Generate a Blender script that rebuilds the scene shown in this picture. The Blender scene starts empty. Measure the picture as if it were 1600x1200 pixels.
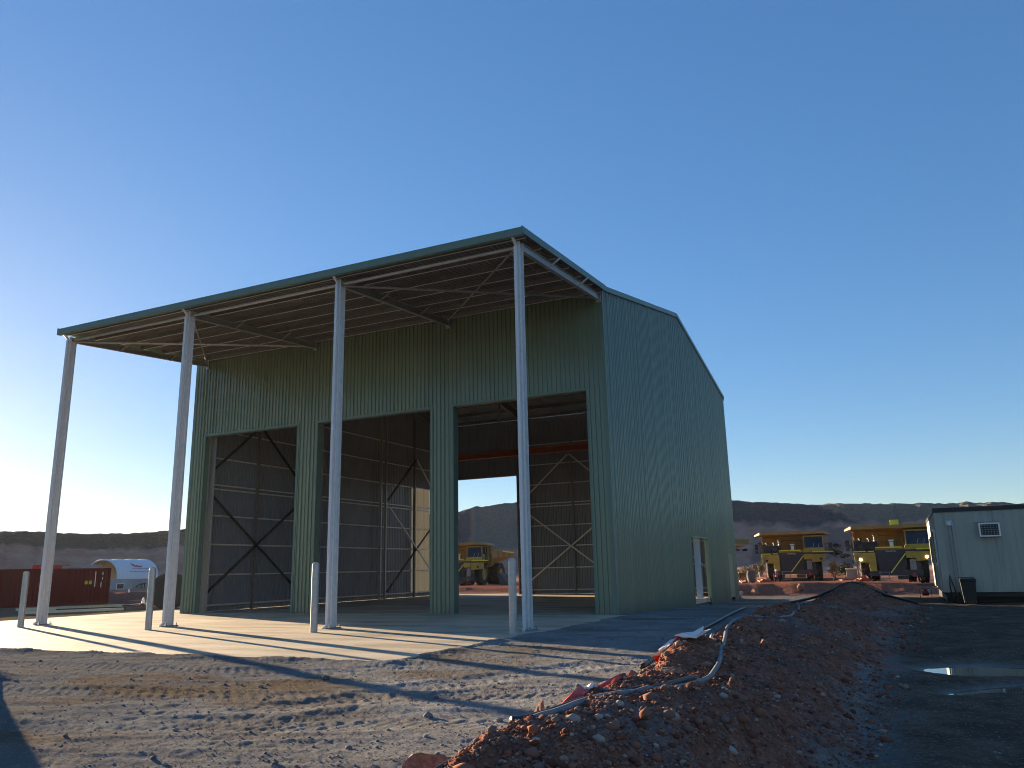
import bpy, math, random
import numpy as np
from mathutils import Vector, Matrix
D = bpy.data
SC = bpy.context.scene
COL = SC.collection
rng = random.Random(7)
NR = np.random.RandomState(11)
V = Vector

# ------------------------------------------------------------------ noise
def _h(ix, iy, s):
    n = (ix.astype(np.int64) * 374761393 + iy.astype(np.int64) * 668265263 + s * 974634777) & 0xffffffff
    n = ((n ^ (n >> 13)) * 1274126177) & 0xffffffff
    return ((n ^ (n >> 16)) & 0xffff) / 65535.0
def vnoise(x, y, s=0):
    x = np.asarray(x, float); y = np.asarray(y, float)
    ix = np.floor(x); iy = np.floor(y); fx = x - ix; fy = y - iy
    fx = fx * fx * (3 - 2 * fx); fy = fy * fy * (3 - 2 * fy)
    a = _h(ix, iy, s); b = _h(ix + 1, iy, s); c = _h(ix, iy + 1, s); d = _h(ix + 1, iy + 1, s)
    return (a * (1 - fx) + b * fx) * (1 - fy) + (c * (1 - fx) + d * fx) * fy
def fbm(x, y, s=0, o=4, g=.5):
    t = 0; a = 1; n = 0
    for i in range(o):
        t = t + a * (vnoise(x * 2 ** i, y * 2 ** i, s + i * 17) - .5); n += a; a *= g
    return t / n * 2
def sst(a, b, x):
    t = np.clip((x - a) / (b - a), 0, 1); return t * t * (3 - 2 * t)

# ------------------------------------------------------------------ materials
MATS = {}
def mat(name, col, rough=.6, metal=0., var=.12, vscale=3., bump=0., bscale=30., spec=.5, col2=None, c2scale=2., c2lo=.45, c2hi=.65, stretch=None, emit=None):
    m = D.materials.new(name); m.use_nodes = True
    nt = m.node_tree; N = nt.nodes; L = nt.links
    b = N['Principled BSDF']
    b.inputs['Roughness'].default_value = rough; b.inputs['Metallic'].default_value = metal
    b.inputs['Specular IOR Level'].default_value = spec
    tc = N.new('ShaderNodeTexCoord'); mp = N.new('ShaderNodeMapping'); L.new(tc.outputs['Object'], mp.inputs[0])
    if stretch: mp.inputs['Scale'].default_value = stretch
    nz = N.new('ShaderNodeTexNoise'); nz.inputs['Scale'].default_value = vscale; nz.inputs['Detail'].default_value = 6
    L.new(mp.outputs[0], nz.inputs[0])
    mr = N.new('ShaderNodeMapRange'); mr.inputs[1].default_value = .25; mr.inputs[2].default_value = .75
    mr.inputs[3].default_value = 1 - var; mr.inputs[4].default_value = 1 + var
    L.new(nz.outputs[0], mr.inputs[0])
    mx = N.new('ShaderNodeMix'); mx.data_type = 'RGBA'; mx.blend_type = 'MULTIPLY'; mx.inputs[0].default_value = 1
    mx.inputs[6].default_value = (*col, 1)
    if col2:
        n2 = N.new('ShaderNodeTexNoise'); n2.inputs['Scale'].default_value = c2scale; n2.inputs['Detail'].default_value = 8
        n2.inputs['Roughness'].default_value = .65
        L.new(mp.outputs[0], n2.inputs[0])
        m2 = N.new('ShaderNodeMapRange'); m2.inputs[1].default_value = c2lo; m2.inputs[2].default_value = c2hi
        L.new(n2.outputs[0], m2.inputs[0])
        m3 = N.new('ShaderNodeMix'); m3.data_type = 'RGBA'; m3.inputs[6].default_value = (*col, 1); m3.inputs[7].default_value = (*col2, 1)
        L.new(m2.outputs[0], m3.inputs[0]); L.new(m3.outputs[2], mx.inputs[6])
    L.new(mr.outputs[0], mx.inputs[7]); L.new(mx.outputs[2], b.inputs['Base Color'])
    rr = N.new('ShaderNodeMapRange'); rr.inputs[3].default_value = max(0, rough - .08); rr.inputs[4].default_value = min(1, rough + .1)
    L.new(nz.outputs[0], rr.inputs[0]); L.new(rr.outputs[0], b.inputs['Roughness'])
    if bump:
        n4 = N.new('ShaderNodeTexNoise'); n4.inputs['Scale'].default_value = bscale; n4.inputs['Detail'].default_value = 5
        L.new(mp.outputs[0], n4.inputs[0])
        bp = N.new('ShaderNodeBump'); bp.inputs['Strength'].default_value = bump; bp.inputs['Distance'].default_value = .05
        L.new(n4.outputs[0], bp.inputs['Height']); L.new(bp.outputs[0], b.inputs['Normal'])
    if emit:
        b.inputs['Emission Color'].default_value = (*emit[0], 1); b.inputs['Emission Strength'].default_value = emit[1]
    MATS[name] = m; return m
M = MATS
mat('green_steel', (.158, .212, .145), .22, var=.08, vscale=.7, stretch=(1, 1, .15), spec=.6)
mat('green_trim', (.12, .185, .142), .4, var=.06, spec=.45)
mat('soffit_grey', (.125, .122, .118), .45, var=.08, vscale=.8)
mat('grey_backing', (.215, .245, .29), .34, var=.08, vscale=.8)
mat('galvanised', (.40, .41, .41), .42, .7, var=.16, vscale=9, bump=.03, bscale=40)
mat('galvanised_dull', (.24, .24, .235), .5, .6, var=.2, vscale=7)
mat('galvanised_bright', (.66, .65, .63), .42, .15, var=.1, vscale=7)
mat('white_pipe', (.62, .62, .62), .4, var=.06)
mat('concrete', (.55, .445, .325), .7, var=.14, vscale=.9, col2=(.34, .265, .195), c2scale=.8, c2lo=.46, c2hi=.62, bump=.12, bscale=25, stretch=(.35, 1.3, 1), spec=.2)
mat('crane_orange', (.32, .06, .015), .45, var=.08)
mat('dark_steel', (.03, .03, .032), .5, .2, var=.2)
mat('black_plastic', (.012, .013, .014), .45, var=.15)
mat('bin_green', (.014, .022, .022), .5, var=.15)
mat('rubber', (.017, .016, .016), .85, var=.3, vscale=6, col2=(.10, .06, .045), c2scale=3, c2lo=.5, c2hi=.75)
mat('truck_yellow', (.42, .28, .03), .55, var=.18, vscale=2.5, col2=(.24, .14, .07), c2scale=1.4, c2lo=.5, c2hi=.72)
mat('tray_yellow', (.33, .19, .04), .6, var=.2, vscale=2, col2=(.27, .155, .085), c2scale=1.1, c2lo=.46, c2hi=.7)
mat('bright_yellow', (.75, .68, .04), .5, var=.08)
mat('grille_dark', (.035, .04, .05), .55, var=.25)
mat('glass_dark', (.008, .014, .028), .06, var=.1, spec=.35)
mat('white_paint', (.72, .72, .70), .5, var=.06)
mat('red_paint', (.45, .03, .025), .5, var=.12)
mat('orange_cloth', (.85, .12, .03), .8, var=.1)
mat('navy_cloth', (.02, .025, .06), .9, var=.1)
mat('skin', (.42, .22, .15), .6, var=.05)
mat('lamp_lit', (1, .95, .85), .3, var=0, emit=((1, .93, .8), 3.))
mat('maroon_paint', (.095, .007, .012), .6, spec=.2, var=.14, vscale=1.2, col2=(.06, .015, .015), c2scale=.9, c2lo=.5, c2hi=.7, stretch=(1, 1, .5))
mat('container_red', (.42, .03, .022), .55, var=.15)
mat('container_grey', (.26, .27, .29), .6, var=.14)
mat('office_blue_grey', (.27, .31, .35), .55, var=.08)
mat('dome_fabric', (.62, .64, .66), .6, var=.05)
mat('dome_inner', (.62, .50, .34), .7, var=.05)
mat('sign_navy', (.03, .05, .12), .6, var=0)
mat('sign_red', (.45, .02, .03), .6, var=0)
mat('cabin_cream', (.41, .375, .295), .5, var=.08, vscale=1.2, col2=(.27, .25, .20), c2scale=2.2, c2lo=.52, c2hi=.75, stretch=(2, 2, .12))
mat('aluminium', (.70, .71, .72), .4, .5, var=.06)
mat('timber', (.33, .22, .11), .75, var=.2, vscale=5)
mat('hose_grey', (.12, .145, .155), .6, var=.2, vscale=6, col2=(.28, .20, .16), c2scale=5, c2lo=.5, c2hi=.7)
mat('tape_red', (.70, .04, .03), .55, var=.1)
mat('tape_white', (.70, .66, .64), .55, var=.1)
mat('mesh_orange', (.42, .10, .045), .7, var=.15)
mat('mesh_pink', (.36, .15, .11), .7, var=.15)
mat('rock_red', (.30, .115, .07), .9, var=.3, vscale=6, col2=(.36, .22, .16), c2scale=7, bump=.5, bscale=22)
mat('rock_grey', (.10, .105, .115), .85, var=.25, vscale=3, bump=.5, bscale=8)
mat('dry_leaf', (.26, .19, .08), .9, var=.4, vscale=8)
mat('green_leaf', (.045, .06, .03), .85, var=.4, vscale=8)
mat('scrub_leaf', (.022, .026, .022), .9, var=.4, vscale=4)
mat('stem_wood', (.10, .075, .05), .9, var=.2)

# ------------------------------------------------------------------ mesh builder
class MB:
    def __init__(s): s.v = []; s.f = []; s.m = []
    def add(s, vs, fs, m=0):
        o = len(s.v); s.v += [tuple(p) for p in vs]; s.f += [tuple(i + o for i in f) for f in fs]; s.m += [m] * len(fs)
    def quad(s, a, b, c, d, m=0): s.add([a, b, c, d], [(0, 1, 2, 3)], m)
    def hexa(s, p, m=0):  # 8 pts bottom ring 0-3 ccw, top ring 4-7
        s.add(p, [(3, 2, 1, 0), (4, 5, 6, 7), (0, 1, 5, 4), (1, 2, 6, 5), (2, 3, 7, 6), (3, 0, 4, 7)], m)
    def box(s, x0, x1, y0, y1, z0, z1, m=0):
        s.hexa([(x0, y0, z0), (x1, y0, z0), (x1, y1, z0), (x0, y1, z0), (x0, y0, z1), (x1, y0, z1), (x1, y1, z1), (x0, y1, z1)], m)
    def beam(s, p, q, w, h, m=0, up=(0, 0, 1)):
        p = V(p); q = V(q); d = (q - p).normalized(); u = V(up)
        if abs(d.dot(u)) > .99: u = V((0, 1, 0))
        r = d.cross(u).normalized() * w / 2; t = r.cross(d).normalized() * h / 2
        s.hexa([p - r - t, p + r - t, p + r + t, p - r + t, q - r - t, q + r - t, q + r + t, q - r + t], m)
    def ibeam(s, p, q, w, h, m=0, up=(0, 0, 1), tf=.014, tw=.012):
        p = V(p); q = V(q); d = (q - p).normalized(); u = V(up)
        r = d.cross(u).normalized(); t = r.cross(d).normalized()
        for k in (-1, 1):
            o = t * k * (h / 2 - tf / 2); s.beam(p + o, q + o, w, tf, m, t)
        s.beam(p, q, tw, h - 2 * tf - .002, m, t)
    def prism(s, poly, f, a, b, m=0):  # poly in 2d, f(u,v,w)->3d, extrude w from a to b
        n = len(poly)
        vs = [f(u, v, a) for u, v in poly] + [f(u, v, b) for u, v in poly]
        s.add(vs, [tuple(range(n))[::-1], tuple(range(n, 2 * n))] + [(i, (i + 1) % n, n + (i + 1) % n, n + i) for i in range(n)], m)
    def tube(s, pts, r, n=8, m=0, caps=True):
        pts = [V(p) for p in pts]; k = len(pts); rs = r if isinstance(r, (list, tuple)) else [r] * k
        vs = []; ref = V((0, 0, 1))
        for i, p in enumerate(pts):
            d = (pts[min(i + 1, k - 1)] - pts[max(i - 1, 0)]).normalized()
            if abs(d.dot(ref)) > .95: ref = V((1, 0, 0)) if abs(d.x) < .9 else V((0, 1, 0))
            a = d.cross(ref).normalized(); b = a.cross(d)
            vs += [p + (a * math.cos(2 * math.pi * j / n) + b * math.sin(2 * math.pi * j / n)) * rs[i] for j in range(n)]
        fs = [(i * n + j, i * n + (j + 1) % n, (i + 1) * n + (j + 1) % n, (i + 1) * n + j) for i in range(k - 1) for j in range(n)]
        if caps: fs += [tuple(range(n))[::-1], tuple(range((k - 1) * n, k * n))]
        s.add(vs, fs, m)
    def lathe(s, prof, c, ax, n=28, m=0, caps=True):  # prof (dist along axis, radius)
        c = V(c); ax = V(ax).normalized(); a = ax.orthogonal().normalized(); b = ax.cross(a)
        k = len(prof); vs = []
        for t, r in prof: vs += [c + ax * t + (a * math.cos(2 * math.pi * j / n) + b * math.sin(2 * math.pi * j / n)) * r for j in range(n)]
        fs = [(i * n + j, i * n + (j + 1) % n, (i + 1) * n + (j + 1) % n, (i + 1) * n + j) for i in range(k - 1) for j in range(n)]
        if caps: fs += [tuple(range(n))[::-1], tuple(range((k - 1) * n, k * n))]
        s.add(vs, fs, m)
    def build(s, name, mats, parent=None, smooth=False, bevel=0, o=None):
        if not isinstance(mats, (list, tuple)): mats = [mats]
        org = V(parent['_o']) if (parent is not None and '_o' in parent) else V((0, 0, 0))
        if o is not None: org = V(o)
        me = D.meshes.new(name)
        me.from_pydata([tuple(V(p) - org) for p in s.v], [], s.f)
        for m in mats: me.materials.append(MATS[m] if isinstance(m, str) else m)
        me.polygons.foreach_set('material_index', s.m)
        if smooth: me.polygons.foreach_set('use_smooth', [True] * len(s.f))
        me.update()
        ob = D.objects.new(name, me); COL.objects.link(ob)
        if parent is not None: ob.parent = parent; ob['_o'] = tuple(org)
        elif o is not None: ob.location = o; ob['_o'] = tuple(org)
        if bevel:
            md = ob.modifiers.new('edge', 'BEVEL'); md.width = bevel; md.segments = 2; md.limit_method = 'ANGLE'
        return ob
def tag(o, label=None, cat=None, group=None, kind=None):
    if label: o['label'] = label
    if cat: o['category'] = cat
    if group: o['group'] = group
    if kind: o['kind'] = kind
    return o
def thing(name, loc, label, cat, group=None, local=False, rz=0):
    o = D.objects.new(name, None); COL.objects.link(o); o.location = loc; o.rotation_euler = (0, 0, rz)
    o.empty_display_size = .2
    o['_o'] = (0, 0, 0) if local else tuple(loc)
    return tag(o, label, cat, group)
def copy_tree(o, parent=None):
    c = o.copy(); COL.objects.link(c)
    if parent is not None: c.parent = parent
    for ch in [x for x in D.objects if x.parent == o and x != c]: copy_tree(ch, c)
    return c
def text_mesh(name, body, size, f, m, parent, extr=.004):
    cu = D.curves.new(name, 'FONT'); cu.body = body; cu.size = size; cu.extrude = extr; cu.align_x = 'CENTER'; cu.align_y = 'CENTER'
    t = D.objects.new(name, cu); COL.objects.link(t)
    me = D.meshes.new_from_object(t.evaluated_get(bpy.context.evaluated_depsgraph_get()))
    D.objects.remove(t)
    mb = MB(); mb.add([f(v.co.x, v.co.y, v.co.z) for v in me.vertices], [tuple(p.vertices) for p in me.polygons])
    return mb.build(name, m, parent)

# ------------------------------------------------------------------ terrain height
def berm_xl(y): return np.where(y < 27, -3.22 - .052 * (y - 5), -4.36 + .02 * (y - 27))
def berm_xr(y): return -.75 + .04 * (y - 8)
def mound(x, y, cx, cy, rx, ry, h, rot=0):
    c, s_ = math.cos(rot), math.sin(rot); dx = x - cx; dy = y - cy
    r = np.sqrt(((dx * c + dy * s_) / rx) ** 2 + ((-dx * s_ + dy * c) / ry) ** 2)
    return h * np.clip(1 - r, 0, 1) ** .9 * (1 + .0 * r)
def smound(x, y, cx, cy, rx, ry, h):
    r2 = ((x - cx) / rx) ** 2 + ((y - cy) / ry) ** 2
    return h * np.exp(-r2 * 1.6)
def berm_prof(x, y):
    xl = berm_xl(y); xr = berm_xr(y) + .35 * fbm(y * .35, y * 0 + 3, 81, 3)
    t = (x - xl) / (xr - xl)
    return t
def height(x, y, detail=True):
    x = np.asarray(x, float); y = np.asarray(y, float)
    r = np.hypot(x, y)
    left = -.07 + 0 * x
    left = left + .03 - .40 * sst(27, 48, y) * sst(-30, -9, x)
    left = left - .12 * sst(-32, -45, x)
    right = -.24 + .12 * sst(17, 36, y) - .1 * sst(52, 58, y)
    k = sst(-4.2, -.6, x)
    k = np.where(y > 42, k * (1 - sst(42, 60, y)), k)
    base = left * (1 - k) + right * k
    base = base * (1 - sst(200, 400, r))
    # berm: long spoil windrow with a second heap at its far end
    t = berm_prof(x, y)
    tw = t + .06 * fbm(x * 1.1, y * .8, 6, 3)
    prof = sst(0, .24, tw) ** .8 * (1 - .16 * sst(.24, .62, tw)) * (1 - sst(.56, 1.0, tw) ** .9)
    prof = np.clip(prof, 0, 1) * ((t > 0) & (t < 1))
    crest = (.60 + .13 * fbm(y * .3, y * 0, 5, 2)) * (1 - sst(24, 29, y)) * sst(-3, 2, y)
    hb = prof * crest * (1 + .25 * fbm(x * .9, y * .9, 9, 3))
    hb2 = smound(x, y, -1.75, 32.6, 1.75, 4.2, 1.02) + smound(x, y, -3.4, 27.2, 1.1, 3.2, .24)
    hb = np.maximum(hb, hb2) + .25 * np.minimum(hb, hb2)
    z = base + hb
    bm = np.clip(hb / .25, 0, 1)
    # red bund in front of the trucks
    yc = 64 + 1.2 * fbm(x * .08, x * 0, 33, 2)
    yb_ = y - .5 * fbm(x * .3, x * 0, 33, 3)
    bb = sst(57.6, 59.4, yb_) * sst(4, -1, x + (y - 58) * .12) * sst(-78, -66, x)
    z = z * (1 - bb) + bb * (.30 * (1 - sst(61, 73, y)) + .16 * fbm(x * .3, y * .3, 35, 3) * (1 - sst(62, 72, y)))
    az = np.degrees(np.arctan2(x, y))
    z = z + np.exp(-(np.abs(r - 82 - 1.5 * fbm(az * .4, az * 0, 36, 2)) / 1.4) ** 2.4) * sst(-36, -40, az) * sst(-66, -60, az) * (.62 + .2 * fbm(x * .3, y * .3, 38, 3))
    # unseen heap added left of the frame to throw a shadow, and the puddle dip
    z = z + smound(x, y, -15.6, 8.55, 1.25, .9, 1.5)
    pud = np.exp(-(((y - 17.0 - .10 * (x - 1)) / .8) ** 2)) * sst(-.55, .5, x) * sst(9, 5, x)
    pud = np.maximum(pud, .8 * np.exp(-(((y - 14.4 - .9 * (x - .8)) / .45) ** 2)) * sst(-.1, .6, x) * sst(2.6, 1.6, x))
    z = z - .15 * pud
    if detail:
        near = 1 - sst(45, 140, r)
        gv = 1 - bm
        yard = sst(-.9, .2, x) * (1 - bm)
        # loose gravel: lumps, drag marks and tyre treads
        xa = x * .94 + y * .34; ya = -x * .34 + y * .94
        z = z + near * gv * (.028 * fbm(x * .5, y * .8, 41, 3) + .015 * fbm(xa * .7, ya * 3.5, 43, 3, .5) + .006 * fbm(xa * 3, ya * 8, 45, 3) + .009 * fbm(x * 12, y * 12, 47, 3, .7) * (.4 + 1.2 * vnoise(x * .6, y * .9, 49)))
        for (px, py, ang, wid, s_) in ((-13, 11.2, .10, .55, 1), (-9.5, 9.0, .16, .6, 2), (-6.2, 9.6, .55, .5, 3), (-7.0, 7.3, .4, .55, 4), (-5.6, 12.2, 1.15, .45, 5)):
            c, s2 = math.cos(ang), math.sin(ang)
            u = (x - px) * c + (y - py) * s2; w = -(x - px) * s2 + (y - py) * c + .25 * np.sin(u * .35 + s_)
            tr = np.exp(-(w / wid) ** 4) * (1 - sst(3.2, 5.5, np.abs(u)))
            lug = np.sin(u * 30 + np.abs(w) * 22)
            z = z + near * gv * (tr * (-.016 + .0045 * lug) + .012 * np.exp(-((np.abs(w) - wid * 1.15) / .16) ** 2) * (1 - sst(3.2, 5.5, np.abs(u))) * (.6 + fbm(x * 3, y * 3, 53, 2)))
        z = z + near * yard * (.035 * fbm(x * .9, y * .5, 61, 4) + .02 * np.sin((x * .8 + .25 * y) * 5) * fbm(x * .3, y * .2, 63, 2))
        z = z + near * bm * (.12 * fbm(x * .7, y * .7, 70, 2) + .12 * fbm(x * 1.7, y * 1.5, 71, 4, .6) + .05 * np.abs(fbm(x * 5, y * 5, 73, 3)) + .02 * fbm(x * 14, y * 14, 77, 2))
        # spill of clods along the foot of the windrow
        foot = np.exp(-((t + .03) / .09) ** 2) * (y < 27)
        z = z + near * foot * .06 * np.clip(.4 + 2 * fbm(x * 3.4, y * 3.4, 79, 3), 0, 2)
        z = z + sst(60, 90, r) * (1 - sst(300, 600, r)) * .25 * fbm(x * .12, y * .12, 83, 4)
    # flat bed under slab
    en = .10 * fbm(x * 2.1, y * 2.1, 87, 3)
    eb = np.exp(-(np.clip(np.maximum(13.05 - y, x + 8.95), -.3, 9) / .35) ** 2) * (y < 27.4) * (y > 12) * (x > -36)
    z = z + eb * (.045 + .05 * fbm(x * 1.3, y * 1.3, 89, 3))
    ins = sst(0, .12, x + 34.5) * sst(0, .10, np.where(y < 27.5, -8.97 + en, -9.36) - x) * sst(0, .10, y - 13.07 + en) * sst(0, .1, 52.5 - y)
    z = z * (1 - ins) + (-.22) * ins
    return z
def gz(x, y): return float(height(np.array([x]), np.array([y]))[0])

# ------------------------------------------------------------------ ground sheet
def grid_mesh(name, X, Y, Z, attr=None, closed=False):
    nr, nc = X.shape
    co = np.stack([X, Y, Z], -1).reshape(-1, 3)
    idx = np.arange(nr * nc).reshape(nr, nc)
    if closed:
        a = idx[:-1]; b = np.roll(idx, -1, 1)[:-1]; c = np.roll(idx, -1, 1)[1:]; d = idx[1:]
    else:
        a = idx[:-1, :-1]; b = idx[:-1, 1:]; c = idx[1:, 1:]; d = idx[1:, :-1]
    F = np.stack([a, b, c, d], -1).reshape(-1, 4)
    me = D.meshes.new(name)
    me.vertices.add(len(co)); me.vertices.foreach_set('co', co.ravel().astype(np.float32))
    me.loops.add(F.size); me.loops.foreach_set('vertex_index', F.ravel().astype(np.int32))
    me.polygons.add(len(F)); me.polygons.foreach_set('loop_start', np.arange(0, F.size, 4, dtype=np.int32))
    me.update(calc_edges=True)
    me.polygons.foreach_set('use_smooth', np.ones(len(F), bool))
    if attr is not None:
        ca = me.color_attributes.new('soil', 'FLOAT_COLOR', 'POINT')
        ca.data.foreach_set('color', attr.reshape(-1).astype(np.float32))
    me.validate()
    ob = D.objects.new(name, me); COL.objects.link(ob); return ob
# polar sheet about the viewpoint's foot, fine where the gravel is close, on to the horizon
ang = np.concatenate([np.linspace(-66, 22, 1150), np.linspace(24, 290, 90)])
ang = np.radians(ang)
rad = [1.2]
while rad[-1] < 3500:
    r_ = rad[-1]
    rad.append(r_ * (1.012 if r_ < 4.5 else 1.0062 if r_ < 45 else 1.015 if r_ < 120 else 1.05))
rad = np.array(rad)
A, R = np.meshgrid(ang, rad)
GX = R * np.sin(A); GY = R * np.cos(A)
GZ = height(GX, GY)
tt = berm_prof(GX, GY)
edge_n = .16 * fbm(GX * 1.3, GY * 1.3, 91, 4)
red = sst(-.10, .03, tt + edge_n * .8) * (1 - sst(.80, 1.0, tt + edge_n)) * (1 - sst(27, 30, GY))
red = np.maximum(red, sst(.08, .3, smound(GX, GY, -1.7, 32.6, 1.75, 4.2, .86)))
red = np.maximum(red, sst(55, 58, GY + edge_n * 5) * sst(8, 0, GX))
red = np.maximum(red, sst(-38, -44, GX) * sst(34, 38, GY) )
red = red * (1 - .55 * sst(.1, .5, fbm(GX * .5, GY * .5, 95, 3)) * (tt > .3) * (GY < 30))
mud = sst(-1.0, .1, GX + edge_n * 2) * (1 - red) * (1 - sst(42, 60, GY))
och = sst(.05, .45, fbm(GX * .28 + 4, GY * .5, 97, 4) + .25 * sst(-6, -14, GX) - .1) * sst(-4, -9, GX)
och = np.maximum(och, sst(-33.5, -36, GX + edge_n * 2)) * (1 - red)
wet = sst(-.24, -.34, GZ) * (GX > -1.2) * (GY < 24) * (GY > 8)
soil = np.stack([red, mud, och, wet], -1)
ground = grid_mesh('ground', GX, GY, GZ, soil, closed=True)
fin = sst(-10.5, -8, GX + edge_n * 3 + .25 * (GY - 9)) * sst(6, 11, GY + GX * .3 + 4) * (1 - sst(46, 52, GY)) * (1 - red) * (1 - mud)
fin = fin * (.75 + .5 * fbm(GX * .6, GY * .6, 99, 3))
fa_ = ground.data.attributes.new('fines', 'FLOAT', 'POINT'); fa_.data.foreach_set('value', np.clip(fin, 0, 1).ravel().astype(np.float32))
tag(ground, kind='structure')
# cap the little hole under the viewpoint
mb = MB(); n_ = len(ang); ring = [(GX[0, i], GY[0, i], GZ[0, i]) for i in range(0, n_, 6)]
mb.add(ring, [tuple(range(len(ring)))]);

def ground_material(name, hill=False):
    m = D.materials.new(name); m.use_nodes = True
    nt = m.node_tree; N = nt.nodes; L = nt.links; b = N['Principled BSDF']
    def node(t, **k):
        n = N.new(t)
        for a, v in k.items(): setattr(n, a, v)
        return n
    def noise(sc, det=6, ro=.6, vec=None):
        n = node('ShaderNodeTexNoise'); n.inputs['Scale'].default_value = sc; n.inputs['Detail'].default_value = det; n.inputs['Roughness'].default_value = ro
        L.new(vec if vec else tc.outputs['Object'], n.inputs[0]); return n.outputs[0]
    def rng_(x, a, b_, c, d):
        n = node('ShaderNodeMapRange'); n.inputs[1].default_value = a; n.inputs[2].default_value = b_; n.inputs[3].default_value = c; n.inputs[4].default_value = d
        L.new(x, n.inputs[0]); return n.outputs[0]
    def mix(f, a, c, blend='MIX'):
        n = node('ShaderNodeMix', data_type='RGBA', blend_type=blend)
        if isinstance(f, float): n.inputs[0].default_value = f
        else: L.new(f, n.inputs[0])
        for i, q in ((6, a), (7, c)):
            if isinstance(q, tuple): n.inputs[i].default_value = (*q, 1)
            else: L.new(q, n.inputs[i])
        return n.outputs[2]
    tc = node('ShaderNodeTexCoord'); at = node('ShaderNodeAttribute', attribute_name='soil')
    sp = node('ShaderNodeSeparateColor'); L.new(at.outputs['Color'], sp.inputs[0])
    if not hill:
        big = noise(.8); mid = noise(5, 8, .7); fine = noise(45, 6, .7)
        grav = mix(rng_(mid, .35, .65, 0, 1), (.125, .13, .137), (.245, .243, .238))
        fa = node('ShaderNodeAttribute', attribute_name='fines'); grav = mix(rng_(fa.outputs['Fac'], 0, 1, 0, .85), grav, mix(rng_(mid, .35, .7, 0, 1), (.31, .30, .29), (.43, .42, .395)))
        grav = mix(rng_(big, .45, .68, 0, .75), grav, (.20, .172, .145))
        ochre = mix(rng_(mid, .35, .7, 0, 1), (.14, .105, .075), (.23, .17, .105))
        c = mix(sp.outputs[2], grav, ochre)
        mudc = mix(rng_(noise(1.6, 8, .7), .4, .68, 0, 1), (.095, .062, .042), (.21, .145, .10))
        c = mix(sp.outputs[1], c, mudc)
        redc = mix(rng_(mid, .35, .68, 0, 1), (.20, .064, .04), (.45, .18, .108))
        redc = mix(rng_(big, .5, .68, 0, .8), redc, (.15, .095, .08))
        c = mix(sp.outputs[0], c, redc)
        c = mix(rng_(fine, .3, .72, .0, .5), c, (.07, .06, .055))
        vo = node('ShaderNodeTexVoronoi'); vo.inputs['Scale'].default_value = 38; L.new(tc.outputs['Object'], vo.inputs[0])
        wn = node('ShaderNodeSeparateColor'); L.new(vo.outputs['Color'], wn.inputs[0])
        c = mix(rng_(wn.outputs[0], .86, .9, 0, .25), c, (.36, .32, .28))
        wetm = mix(at.outputs['Alpha'], (1, 1, 1), (.5, .48, .46)); c = mix(1., c, wetm, 'MULTIPLY')
        L.new(c, b.inputs['Base Color'])
        ro = node('ShaderNodeMath', operation='MULTIPLY_ADD'); L.new(at.outputs['Alpha'], ro.inputs[0]); ro.inputs[1].default_value = -.55; ro.inputs[2].default_value = .93
        L.new(ro.outputs[0], b.inputs['Roughness'])
        b1 = node('ShaderNodeBump'); b1.inputs['Strength'].default_value = .85; b1.inputs['Distance'].default_value = .03; L.new(noise(22, 8, .75), b1.inputs['Height'])
        b2 = node('ShaderNodeBump'); b2.inputs['Strength'].default_value = .35; b2.inputs['Distance'].default_value = .02; b2.invert = True
        L.new(vo.outputs['Distance'], b2.inputs['Height']); L.new(b1.outputs[0], b2.inputs['Normal']); L.new(b2.outputs[0], b.inputs['Normal'])
        L.new(rng_(at.outputs['Alpha'], 0, 1, .0, .5), b.inputs['Specular IOR Level'])
    else:
        mid = noise(.22, 8, .7); fine = noise(1.6, 6, .75)
        redc = mix(rng_(mid, .35, .68, 0, 1), (.47, .20, .135), (.62, .36, .26))
        rock = mix(rng_(fine, .35, .7, 0, 1), (.028, .042, .052), (.10, .125, .14))
        oliv = mix(rng_(fine, .35, .7, 0, 1), (.14, .13, .105), (.25, .225, .18))
        warm = mix(rng_(fine, .35, .7, 0, 1), (.05, .05, .038), (.15, .135, .105))
        c = mix(sp.outputs[0], redc, rock); c = mix(sp.outputs[1], c, oliv); c = mix(sp.outputs[2], c, warm)
        c = mix(rng_(fine, .62, .72, 0, .6), c, (.05, .045, .042))
        L.new(c, b.inputs['Base Color']); b.inputs['Roughness'].default_value = .95; b.inputs['Specular IOR Level'].default_value = .1
        b1 = node('ShaderNodeBump'); b1.inputs['Strength'].default_value = .8; b1.inputs['Distance'].default_value = 1.6; L.new(noise(.9, 8, .75), b1.inputs['Height']); L.new(b1.outputs[0], b.inputs['Normal'])
    return m
GM = ground_material('ground_soil'); ground.data.materials.append(GM)

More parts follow.
